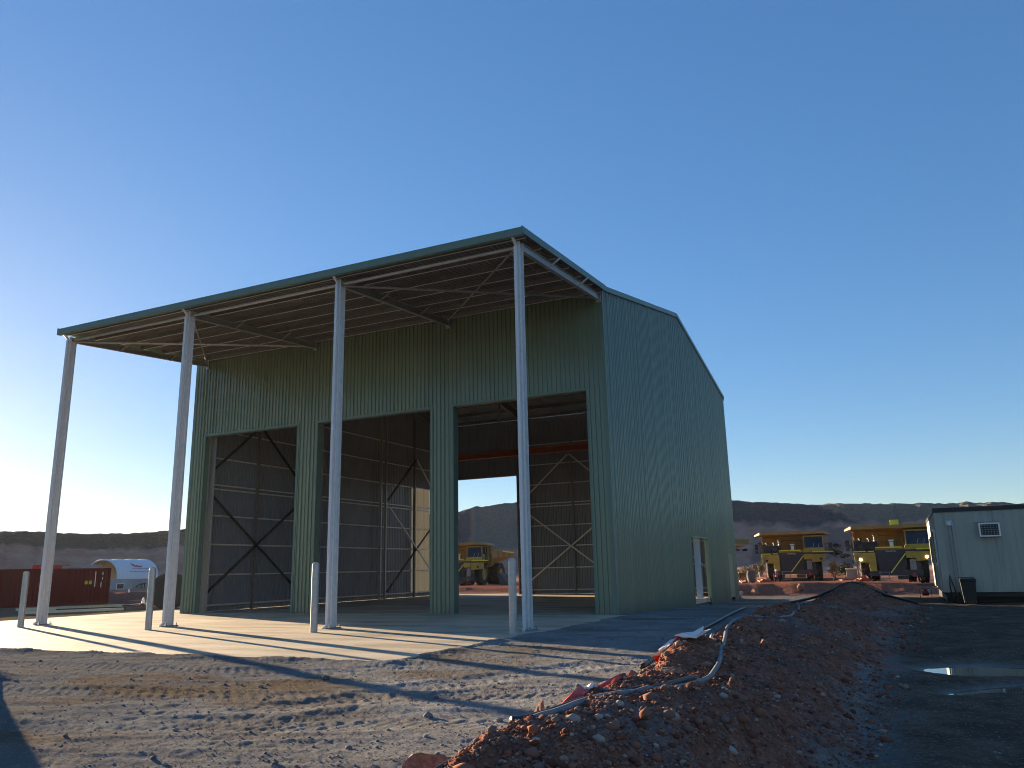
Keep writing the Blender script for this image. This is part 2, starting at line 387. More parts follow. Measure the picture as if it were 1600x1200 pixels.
# ------------------------------------------------------------------ waste dumps round the pit
a_ = np.radians(np.linspace(-84, 34, 760))
rs = np.concatenate([np.linspace(118, 198, 60), np.linspace(199, 236, 75), np.linspace(240, 420, 16)])
A, R = np.meshgrid(a_, rs); dg = np.degrees(A)
crest = np.interp(dg, [-84, -60, -58, -55, -51, -48, -44, -38, -31, -30, -29.3, -28, -26.5, -25, -20, -12, -10, -9, -6, -3, 0, 4, 8, 14, 34],
                  [12, 12.2, 12.9, 12.6, 12.5, 13.0, 14, 16, 17.2, 17.4, 17.5, 18.9, 19.2, 19.7, 20, 18.9, 18.4, 17.9, 16.6, 15.9, 15.4, 14.6, 13.6, 13, 12])
crest = crest + .5 * fbm(dg * .55, dg * 0, 3, 3) + np.where(dg > -1, .55, .25) * (np.abs(fbm(dg * 1.3, dg * 0, 13, 2)))
low = np.interp(dg, [-84, -58, -48, -30, -28, -25, -12, -10, -5, -2, 34], [8, 9, 9.3, 9.5, 10.4, 10.6, 12.6, 12.2, 11.4, 11.2, 10.0])
rj = R + 5 * fbm(dg * .35, R * .03, 21, 3)
Z = np.interp(rj, [118, 140], [0, 1]) * 0
Z = low * .12 * sst(120, 150, rj) + low * .88 * np.clip((rj - 167) / 36, 0, 1)
Z = Z + (crest - low) * np.clip((rj - 204) / 19, 0, 1)
Z = Z - 4 * np.clip((rj - 223.5) / 17, 0, 1)
rough = sst(118, 160, R) * (1 - .75 * sst(214, 223, rj))
Z = Z + sst(118, 160, R) * (1 - .6 * sst(216, 223, rj)) * (.55 * np.abs(fbm(R * A * .8, R * .8, 31, 3, .65)) * (.5 + sst(200, 206, rj)))
Z = Z - sst(150, 175, R) * (1 - .7 * sst(214, 222, rj)) * .9 * np.clip(fbm(dg * 2.3, R * .012, 44, 3, .6), -.3, 1)
Z = Z + rough * (.9 * fbm(R * A * .07, R * .07, 23, 4) + .5 * fbm(R * A * .35, R * .35, 27, 3))
Z = Z - .9 * (1 - sst(118, 130, R)) - sst(262, 420, R) * 10
up = sst(197, 203, rj + 4 * fbm(dg * .8, R * .05, 37, 4))
rock = up * (np.where(dg < -36, 1, 0) + sst(-11.8, -11, dg) * sst(-3.0, -5.2, dg - .0 * R) + ((dg > -36) & (dg < -28.3)))
diag = sst(0, 1.2, -(dg + 4.0) - (R - 205) / 19 * 1.6 + .9)
rock = np.where(dg > -12, up * sst(0, 1, -(dg + 2.3) - (R - 205) / 22 * 2.6) , rock)
rock = np.where((dg > -36) & (dg <= -12), up * sst(-28.2, -28.9, dg) + sst(178, 184, rj) * sst(-28.3, -28.9, dg), rock)
oliv = np.where(dg > -36, up * (1 - np.clip(rock, 0, 1)), .0)
oliv = np.where((dg > -30) & (dg < -20), np.maximum(oliv, sst(180, 190, rj) * (1 - np.clip(rock, 0, 1))), oliv)
patch = sst(.1, .4, fbm(dg * .5, R * .06, 39, 3)) * (1 - up) * .55
rock = np.clip(np.maximum(rock, patch * (dg > -14)), 0, 1)
soil = np.stack([rock, np.clip(oliv, 0, 1), rock * (dg < -36), rock * 0 + 1], -1)
hills = grid_mesh('hills', R * np.sin(A), R * np.cos(A), Z, soil); tag(hills, kind='structure')
hills.data.materials.append(ground_material('dump_rock', True))
def hill_z(az, r):
    i = int(np.argmin(abs(np.degrees(a_) - az))); j = int(np.argmin(abs(rs - r))); return float(Z[j, i])

# ------------------------------------------------------------------ puddle
m = D.materials.new('muddy_water'); m.use_nodes = True; b = m.node_tree.nodes['Principled BSDF']
b.inputs['Base Color'].default_value = (.10, .075, .05, 1); b.inputs['Roughness'].default_value = .03; b.inputs['Specular IOR Level'].default_value = .6
nz = m.node_tree.nodes.new('ShaderNodeTexNoise'); nz.inputs['Scale'].default_value = 1.5
bp = m.node_tree.nodes.new('ShaderNodeBump'); bp.inputs['Strength'].default_value = .04; bp.inputs['Distance'].default_value = .02
m.node_tree.links.new(nz.outputs[0], bp.inputs['Height']); m.node_tree.links.new(bp.outputs[0], b.inputs['Normal'])
MATS['muddy_water'] = m
for nm_ in ('green_steel', 'cabin_cream'):
    gm = MATS[nm_]; N = gm.node_tree.nodes; L = gm.node_tree.links; b = N['Principled BSDF']; src = b.inputs['Base Color'].links[0].from_socket
    tc = N.new('ShaderNodeTexCoord'); sp = N.new('ShaderNodeSeparateXYZ'); L.new(tc.outputs['Object'], sp.inputs[0])
    nz = N.new('ShaderNodeTexNoise'); nz.inputs['Scale'].default_value = 2.2; nz.inputs['Detail'].default_value = 7; L.new(tc.outputs['Object'], nz.inputs[0])
    md = N.new('ShaderNodeMath'); md.operation = 'MULTIPLY_ADD'; md.inputs[1].default_value = 1.6; L.new(nz.outputs[0], md.inputs[0])
    ng = N.new('ShaderNodeMath'); ng.operation = 'MULTIPLY'; ng.inputs[1].default_value = -1; L.new(sp.outputs[2], ng.inputs[0]); L.new(ng.outputs[0], md.inputs[2])
    mr = N.new('ShaderNodeMapRange'); mr.inputs[1].default_value = .2; mr.inputs[2].default_value = 1.1; mr.inputs[4].default_value = .5; L.new(md.outputs[0], mr.inputs[0])
    mx = N.new('ShaderNodeMix'); mx.data_type = 'RGBA'; mx.inputs[7].default_value = (.20, .15, .115, 1); L.new(mr.outputs[0], mx.inputs[0]); L.new(src, mx.inputs[6]); L.new(mx.outputs[2], b.inputs['Base Color'])
mb = MB(); mb.quad((-1.2, 13.2, -.325), (8, 13.2, -.325), (8, 19.4, -.325), (-1.2, 19.4, -.325)); tag(mb.build('puddle_water', 'muddy_water'), kind='structure')

# ------------------------------------------------------------------ slab
mb = MB()
xs = [-34.4, -29.3, -22.7, -15.9, -8.9]; ys = [13, 20.2, 27.6, 35.2, 43, 52.4]
for i in range(4):
    for j in range(5):
        g = .004; xe = xs[i + 1] if i < 3 or j < 2 else -9.31
        mb.box(xs[i] + g, xe - g, ys[j] + g, ys[j + 1] - g, -.20, 0)
slab = mb.build('concrete_slab', 'concrete', bevel=.006); tag(slab, kind='structure')

# ------------------------------------------------------------------ the shed
XL, XR, YF, YB, YR = -30.15, -9.26, 27.58, 50.6, 39.4
ZE, ZR, ZC = 12.04, 14.31, 11.33
shed = thing('steel_shed', (-19.7, 39, 0), 'large open-fronted green corrugated steel shed with tall canopy on four columns', 'shed')
def rib_prof(s0, s1, pitch, d, wid=.45):
    """break points of a trapezoid rib profile clipped to s0..s1"""
    base = [(0, 0), (pitch * (1 - wid), 0), (pitch * (1 - wid * .72), d), (pitch * (1 - wid * .28), d)]
    k0 = math.floor(s0 / pitch) - 1; k1 = math.ceil(s1 / pitch) + 1
    pts = [(k * pitch + a, b_) for k in range(k0, k1) for a, b_ in base]
    out = []
    def at(s):
        for (a, b0), (c, d0) in zip(pts, pts[1:]):
            if a <= s <= c: return b0 + (d0 - b0) * (s - a) / (c - a)
        return 0
    out = [(s0, at(s0))] + [p for p in pts if s0 < p[0] < s1] + [(s1, at(s1))]
    return out
def sheet(mb, o, u, w, n, s0, s1, lo, hi, pitch=.19, d=.05, wid=.34, inner=True, brk=()):
    o, u, w, n = V(o), V(u), V(w), V(n)
    lo_f = lo if callable(lo) else (lambda s: lo); hi_f = hi if callable(hi) else (lambda s: hi)
    pr = rib_prof(s0, s1, pitch, d, wid)
    for b_ in brk:
        if s0 < b_ < s1: pr.append((b_, next(p0[1] + (p1[1] - p0[1]) * (b_ - p0[0]) / (p1[0] - p0[0]) for p0, p1 in zip(pr, pr[1:]) if p0[0] <= b_ <= p1[0])))
    pr = sorted(pr)
    jr = random.Random(int(s0 * 977) + len(pr)); jf = {}
    pr = [(q, t * jf.setdefault(math.floor(q / pitch), jr.uniform(.72, 1.2)) + (.004 * math.sin(q * 2.9 + s0) if pitch < .25 else 0)) for q, t in pr]
    for k, off in ((0, 0), (1, -.005)):
        if k and not inner: break
        vs = []
        for s, t in pr: vs += [o + u * s + w * lo_f(s) + n * (t + off), o + u * s + w * hi_f(s) + n * (t + off)]
        fs = [(2 * i, 2 * i + 2, 2 * i + 3, 2 * i + 1) for i in range(len(pr) - 1)]
        flip = u.cross(w).dot(n) < 0
        if (k == 1) != flip: fs = [f[::-1] for f in fs]
        mb.add(vs, fs, k)
ZD = 8.13
DOORS = [(-29.31, -23.74), (-22.62, -16.81), (-15.77, -10.01)]
X_, Y_, Z_ = V((1, 0, 0)), V((0, 1, 0)), V((0, 0, 1))
# front wall with three tall openings
mb = MB(); f_o = (0, YF, 0)
edges = [XL] + [e for d_ in DOORS for e in d_] + [XR]
for i in range(0, 8, 2): sheet(mb, f_o, X_, Z_, -Y_, edges[i], edges[i + 1], .01, ZE - .05)
for a, c in DOORS: sheet(mb, f_o, X_, Z_, -Y_, a, c, ZD, ZE - .05)
fw = mb.build('front_wall', ['green_steel', 'grey_backing'], shed)
for a, c in DOORS:
    mb = MB()
    for x, sg in ((a, 1), (c, -1)): mb.box(min(x - sg * .10, x + sg * .02), max(x - sg * .10, x + sg * .02), YF - .045, YF + .30, .005, ZD + .10)
    mb.box(a + .022, c - .022, YF - .043, YF + .298, ZD - .02, ZD + .097)
    mb.build('door_frame', 'green_trim', fw, bevel=.005)
# right and left gable walls
def roof_z(y): return ZE + (ZR - ZE) * (y - YF) / (YR - YF) if y < YR else ZR + (ZE - ZR) * (y - YR) / (YB - YR)
top = lambda y: roof_z(y) - .04
RD = (39.3, 42.95, 3.0); AD = (48.04, 49.45, 2.25)
mb = MB(); o = (XR, 0, 0)
for a, c, lo in ((YF, RD[0], -.35), (RD[0], RD[1], RD[2]), (RD[1], AD[0], -.45), (AD[0], AD[1], AD[2]), (AD[1], YB, -.45)):
    sheet(mb, o, Y_, Z_, X_, a, c, lo, top, brk=(YR,))
rw = mb.build('gable_wall', ['green_steel', 'grey_backing'], shed)
mb = MB()
for y, sg in ((RD[0], 1), (RD[1], -1)): mb.box(XR - .16, XR + .045, min(y, y - sg * .07), max(y, y - sg * .07), -.3, RD[2] + .06)
mb.box(XR - .158, XR + .055, RD[0] + .002, RD[1] - .002, RD[2] - .03, RD[2] + .058)
mb.build('door_frame', 'green_trim', rw)
mb = MB(); mb.box(XR - .02, XR + .03, AD[0] + .04, AD[1] - .04, -.2, AD[2] - .04)
dr = mb.build('access_door', mat('door_green', (.17, .22, .165), .45, var=.04), shed); dr['label'] = 'flush pale green access door'
mb = MB(); mb.tube([(XR + .03, AD[1] - .2, .9), (XR + .09, AD[1] - .2, .9), (XR + .09, AD[1] - .34, .9)], .014); mb.build('handle', 'galvanised', dr)
mb = MB()
for y in (AD[0], AD[1]): mb.box(XR - .05, XR + .05, y - .035, y + .035, -.25, AD[2] + .04)
mb.box(XR - .05, XR + .052, AD[0] + .036, AD[1] - .036, AD[2] - .03, AD[2] + .04); mb.build('door_frame', 'green_trim', rw)
mb = MB(); TS = (46.85, 49.25, .25, 7.3)
for a, c, lo, hi in ((YF, TS[0], .01, top), (TS[0], TS[1], TS[3], top), (TS[0], TS[1], .01, TS[2]), (TS[1], YB, .01, top)): sheet(mb, (XL, 0, 0), Y_, Z_, -X_, a, c, lo, hi, brk=(YR,))
mb.build('gable_wall', ['green_steel', 'grey_backing'], shed)
tm = D.materials.new('translucent_sheet'); tm.use_nodes = True; N_ = tm.node_tree.nodes; N_.remove(N_['Principled BSDF'])
d1 = N_.new('ShaderNodeBsdfDiffuse'); d1.inputs[0].default_value = (.30, .30, .28, 1); d2 = N_.new('ShaderNodeBsdfTranslucent'); d2.inputs[0].default_value = (.024, .023, .020, 1); ad = N_.new('ShaderNodeAddShader')
tm.node_tree.links.new(d1.outputs[0], ad.inputs[0]); tm.node_tree.links.new(d2.outputs[0], ad.inputs[1]); tm.node_tree.links.new(ad.outputs[0], N_['Material Output'].inputs[0]); MATS['translucent_sheet'] = tm
mb = MB(); sheet(mb, (XL, 0, 0), Y_, Z_, -X_, TS[0] + .005, TS[1] - .005, TS[2] + .005, TS[3] - .005, inner=False); tp_ = mb.build('translucent_panel', 'translucent_sheet', shed); tp_['label'] = 'pale translucent wall sheet glowing in the sun'
# rear wall, one drive-through opening behind the first bay
mb = MB(); o = (0, YB, 0); BO = (-29.31, -23.73, 8.06)
for a, c, lo in ((XL, BO[0], .01), (BO[0], BO[1], BO[2]), (BO[1], XR, .01)): sheet(mb, o, X_, Z_, Y_, a, c, lo, ZE - .05)
bw = mb.build('rear_wall', ['green_steel', 'grey_backing'], shed)
mb = MB()
for x, sg in ((BO[0], 1), (BO[1], -1)): mb.box(min(x - sg * .08, x + sg * .02), max(x - sg * .08, x + sg * .02), YB - .28, YB + .045, .005, BO[2] + .08)
mb.box(BO[0] + .022, BO[1] - .022, YB - .278, YB + .043, BO[2] - .02, BO[2] + .078); mb.build('door_frame', 'galvanised_dull', bw)
# roof slopes
mb = MB(); L1 = math.hypot(YR - YF, ZR - ZE); w1 = V((0, YR - YF, ZR - ZE)) / L1; n1 = V((0, -(ZR - ZE), YR - YF)) / L1
sheet(mb, (0, YF, ZE), X_, w1, n1, XL - .05, XR + .06, 0, L1)
L2 = math.hypot(YB - YR, ZR - ZE); w2 = V((0, YB - YR, ZE - ZR)) / L2; n2 = V((0, ZR - ZE, YB - YR)) / L2
sheet(mb, (0, YR, ZR), X_, w2, n2, XL - .05, XR + .06, 0, L2 + .15)
rf = mb.build('roof', ['green_steel', 'grey_backing'], shed)
for x in (XR + .075, XL - .065):
    mb = MB(); mb.beam((x, YF, ZE + .0), (x, YR, ZR + .0), .03, .20); mb.beam((x + .001, YR, ZR - .001), (x + .001, YB + .15, ZE - .03), .03, .20); mb.build('barge_flashing', 'green_trim', rf)
mb = MB(); mb.beam((XL, YR, ZR + .05), (XR + .05, YR, ZR + .05), .5, .012); mb.build('ridge_cap', 'green_trim', rf)
mb = MB(); mb.box(XL, XR + .05, YB + .06, YB + .22, ZE - .22, ZE - .05); mb.build('rear_gutter', 'green_trim', rf)
for (x, y, sx, sy) in ((XR, YF, -1, 1), (XL, YF, 1, 1), (XR, YB, -1, -1), (XL, YB, 1, -1)):
    zt = ZE - .12; mb = MB()
    mb.box(min(x - sx * .042, x + sx * .10), max(x - sx * .042, x + sx * .10), min(y - sy * .046, y - sy * .034), max(y - sy * .046, y - sy * .034), .008, zt)
    mb.box(min(x - sx * .046, x - sx * .034), max(x - sx * .046, x - sx * .034), min(y - sy * .033, y + sy * .10), max(y - sy * .033, y + sy * .10), -.2 if y > 40 or x > -20 else .008, zt)
    mb.build('corner_flashing', 'green_trim', shed)
mb = MB(); mb.box(XL, XR, YF - .036, YF - .03, 0, .04); mb.build('base_flashing', 'green_trim', fw)

# interior steel: columns, rafters, girts, braces, crane girder
GX4 = [-29.42, -22.87, -16.0, -9.62]
for x in GX4:
    for y in (YF + .42, YB - .34):
        mb = MB(); xx = x + (.0 if abs(x + 29.42) > .1 else .12)
        mb.ibeam((xx, y, 0), (xx, y, ZE - .55), .19, .36, up=(0, 1, 0)); mb.box(xx - .2, xx + .2, y - .25, y + .25, .002, .03)
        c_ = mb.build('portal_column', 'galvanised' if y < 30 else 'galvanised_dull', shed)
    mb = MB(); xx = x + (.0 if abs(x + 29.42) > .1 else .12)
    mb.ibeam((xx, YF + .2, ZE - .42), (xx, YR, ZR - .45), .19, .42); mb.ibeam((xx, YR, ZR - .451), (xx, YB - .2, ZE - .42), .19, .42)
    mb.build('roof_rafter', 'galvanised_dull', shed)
mb = MB()
for t in np.linspace(.5, L1 - .3, 8): p = V((0, YF, ZE)) + w1 * t - n1 * .12; mb.beam((XL + .05, p.y, p.z), (XR - .05, p.y, p.z), .06, .2, up=n1)
for t in np.linspace(.3, L2 - .5, 8): p = V((0, YR, ZR)) + w2 * t - n2 * .12; mb.beam((XL + .05, p.y, p.z), (XR - .05, p.y, p.z), .06, .2, up=n2)
mb.build('roof_purlins', 'galvanised_dull', shed)
GZS = (.32, 1.74, 3.16, 4.53, 5.82, 6.02, 7.33, 8.7, 10.1)
def girts(x=None, y=None, a=0, c=0, skip=None):
    mb = MB()
    for z in GZS:
        if x is not None: segs = [(a, c)]
        else: segs = [(a, c)]
        for s0, s1 in segs:
            if x is not None:
                mb.beam((x, s0, z), (x, s1, z), .16, .012); mb.beam((x + (.08 if x < -20 else -.08), s0, z - .03), (x + (.08 if x < -20 else -.08), s1, z - .03), .012, .07)
            else:
                mb.beam((s0, y, z), (s1, y, z), .16, .012, up=(0, 0, 1)); mb.beam((s0, y - .08, z - .03), (s1, y - .08, z - .03), .012, .07)
    return mb
girts(x=XL + .10, a=YF + .3, c=YB - .2).build('wall_girts', 'galvanised_bright', shed)
mb = girts(y=YB - .11, a=BO[1] + .1, c=XR - .1); mb.build('wall_girts', 'galvanised_bright', shed)
mb = MB()
for z in GZS:
    for a, c in ((YF + .3, RD[0] - .1), (RD[1] + .1, AD[0] - .1)) if z < 3.3 else ((YF + .3, YB - .2),):
        mb.beam((XR - .1, a, z), (XR - .1, c, z), .16, .012); mb.beam((XR - .18, a, z - .03), (XR - .18, c, z - .03), .012, .07)
mb.build('wall_girts', 'galvanised', shed)
def mullion(p, h, w=.10, d=.15):
    mb = MB(); mb.ibeam((p[0], p[1], 0), (p[0], p[1], h), w, d, up=(1, 0, 0) if p[0] < XL + 1 else (0, 1, 0)); mb.build('wall_mullion', 'galvanised_dull' if not 42 < p[1] < 44 else 'galvanised', shed)
for y in (31.7, 35.25, 35.65, 42.75, 43.3, 46.75): mullion((XL + .32, y), roof_z(y) - .7)
for x in (-19.6, -12.8): mullion((x, YB - .3), ZE - .7)
mb = MB(); mb.ibeam((XR - .42, 42.3, -.1), (XR - .42, 42.3, roof_z(42.3) - .6), .26, .30, up=(0, 1, 0)); mb.box(XR - .7, XR - .12, 42.0, 42.6, -.12, -.06)
mb.build('wall_mullion', 'white_pipe', shed)
def brace(p, q, m='galvanised_bright', r=.055):
    mb = MB(); mb.beam(p, q, r * 1.6, r * 1.6); mb.build('cross_brace', m, shed)
xl = XL + .45
for (a, c, mm) in ((28.0, 35.3, 'dark_steel'), (43.4, 50.2, 'galvanised_bright')):
    brace((xl, a, .45), (xl, c, 5.75), 'dark_steel'); brace((xl + .1, a, 5.75), (xl + .1, c, .45), mm)
    brace((xl, a, 6.2), (xl, (a + c) / 2 - .05, 9.2), 'dark_steel'); brace((xl, c, 6.2), (xl, (a + c) / 2 + .05, 9.2), mm)
yb = YB - .45
for a, c in ((-23.3, -16.2), (-15.8, -9.8)):
    brace((a, yb, .5), (c, yb, 5.7)); brace((a, yb - .1, 5.7), (c, yb - .1, .5))
    brace((a, yb, 6.2), ((a + c) / 2 - .05, yb, 9.2)); brace((c, yb, 6.2), ((a + c) / 2 + .05, yb, 9.2))
mb = MB(); mb.ibeam((-26.4, 46, 8.96), (XR - .5, 46, 8.96), .3, .42, tf=.03)
cg = mb.build('crane_girder', 'crane_orange', shed); cg['label'] = 'orange overhead crane girder'
for x in (-22.87, -16.0):
    mb = MB(); mb.beam((x, 46, 9.17), (x, 46, roof_z(46) - .6), .12, .12); mb.build('crane_hanger', 'galvanised_dull', shed)

# canopy
YO = 20.06; ZC = 11.46
can = MB(); Lc = math.hypot(YF - .03 - YO, ZE - .04 - ZC); wc = V((0, YF - .03 - YO, ZE - .04 - ZC)) / Lc; nc = V((0, -wc.z, wc.y))
CX0, CX1 = -29.75, -9.06
sheet(can, (0, YO, ZC), X_, wc, nc, CX0, CX1, 0, Lc)
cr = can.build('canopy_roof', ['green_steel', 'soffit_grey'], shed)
for x in (CX1 + .012, CX0 - .012):
    mb = MB(); a = V((x, YO - .12, ZC + .01)) - nc * .05; c = V((x, YF, ZE - .01)) - nc * .05; mb.beam(a, c, .024, .22, up=nc)
    mb.build('barge_flashing', 'green_trim', cr)
mb = MB()
gp = [(0, 0), (-.16, 0), (-.16, .24), (-.145, .24), (-.145, .015), (-.015, .015), (-.015, .2), (0, .2)]
mb.prism(gp, lambda u, v, w: (w, YO + .03 + u, ZC - .21 + v), CX0 - .02, CX1 + .02); mb.build('gutter', 'green_trim', cr)
for t in np.linspace(.28, Lc - .2, 7):
    mb = MB(); p = V((0, YO, ZC)) + wc * t - nc * .1
    mb.beam((CX0 + .05, p.y, p.z), (CX1 - .04, p.y, p.z), .012, .19, 1, up=nc)
    for k in (-1, 1): q = p + nc * .089 * k + wc * .03 * k; mb.beam((CX0 + .05, q.y, q.z), (CX1 - .04, q.y, q.z), .06, .012, up=nc)
    mb.build('canopy_purlin', ['galvanised_bright', 'galvanised_dull'], cr)  # light and shade put into the colour: bright flanges, darker web
CXS = [-29.42, -22.85, -15.96, -9.36]; YC = 20.41
for x in CXS:
    mb = MB(); a = V((x, YC + .1, ZC - .34)); c = V((x, YF - .12, ZE - .38))
    mb.ibeam(a, c, .14, .25)
    mb.box(x - .1, x + .1, YF - .12, YF - .045, ZE - .60, ZE - .2)
    for t in (.3, .68):
        p = a.lerp(c, t) - V((0, 0, .14)); mb.beam(p, p + V((.42, .12, .34)), .05, .05)
    mb.build('canopy_rafter', 'galvanised', shed)
mb = MB(); mb.tube([(CXS[0], YC, ZC - .38), (CXS[3], YC, ZC - .38)], .055, 8); mb.build('eave_strut', 'galvanised', shed)
def tube_brace(p, q, r=.05):
    mb = MB(); mb.tube([p, q], r, 8); mb.build('roof_brace', 'galvanised', shed)
tube_brace((CXS[2] + .1, YC + .1, ZC - .42), (CXS[3] - .1, YF - .25, ZE - .42)); tube_brace((CXS[3] - .1, YC + .1, ZC - .30), (CXS[2] + .1, YF - .25, ZE - .32), .03)
tube_brace((CXS[0] + .1, YC + .1, ZC - .42), (CXS[1] - .1, YF - .25, ZE - .42)); tube_brace((CXS[1] - .1, YC + .1, ZC - .30), (CXS[0] + .1, YF - .25, ZE - .32), .03)
for x in CXS:
    mb = MB(); mb.ibeam((x, YC, .03), (x, YC, ZC - .25), .15, .26, up=(0, 1, 0), tf=.018)
    col = mb.build('canopy_column', 'galvanised_bright', shed)
    mb = MB(); mb.box(x - .16, x + .16, YC - .26, YC + .26, .002, .03); 
    for i in (-1, 1):
        for j in (-1, 1): mb.tube([(x + i * .12, YC + j * .21, .03), (x + i * .12, YC + j * .21, .11)], .016, 6)
    mb.build('base_plate', 'galvanised_dull', col)
    mb = MB(); px = x - .035
    y0 = YC - .185
    mb.beam((px, y0, .16), (px, y0, ZC - .42), .095, .09, up=(0, 1, 0))
    for z in (2.6, 5.2, 7.8): mb.box(px - .056, px + .056, y0 - .052, y0 + .06, z, z + .025)
    mb.tube([(px, y0, ZC - .44), (px, y0, ZC - .36), (px, y0 - .12, ZC - .27), (px, YO - .05, ZC - .2)], .045, 8)
    mb.tube([(px, y0, .18), (px, y0 - .01, .09), (px, y0 - .12, .035)], .05, 8)
    mb.build('downpipe', 'white_pipe', col)

# ------------------------------------------------------------------ bollards
def bollard(x, y, label, h=1.9, tilt=0):
    b_ = thing('bollard', (x, y, 0), label, 'bollard', 'bollards along the canopy columns')
    b_.rotation_euler = (0, tilt, 0)
    mb = MB(); mb.lathe([(0, .105), (h - .012, .105), (h, .098)], (x, y, 0), (0, 0, 1), 24); mb.build('post', 'galvanised', b_, smooth=False)
    mb = MB(); mb.lathe([(0, .098), (.02, .09), (.045, .06), (.055, .02)], (x, y, h), (0, 0, 1), 24); mb.build('concrete_cap', 'concrete', b_)
bollard(-28.81, 19.16, 'grey steel bollard in front of the leftmost canopy column')
bollard(-22.1, 18.93, 'grey steel bollard in front of the second canopy column from left')
bollard(-15.44, 18.93, 'grey steel bollard in front of the middle pier and third column')
bollard(-9.27, 19.25, 'grey steel bollard beside the right corner column at slab edge', 1.86)

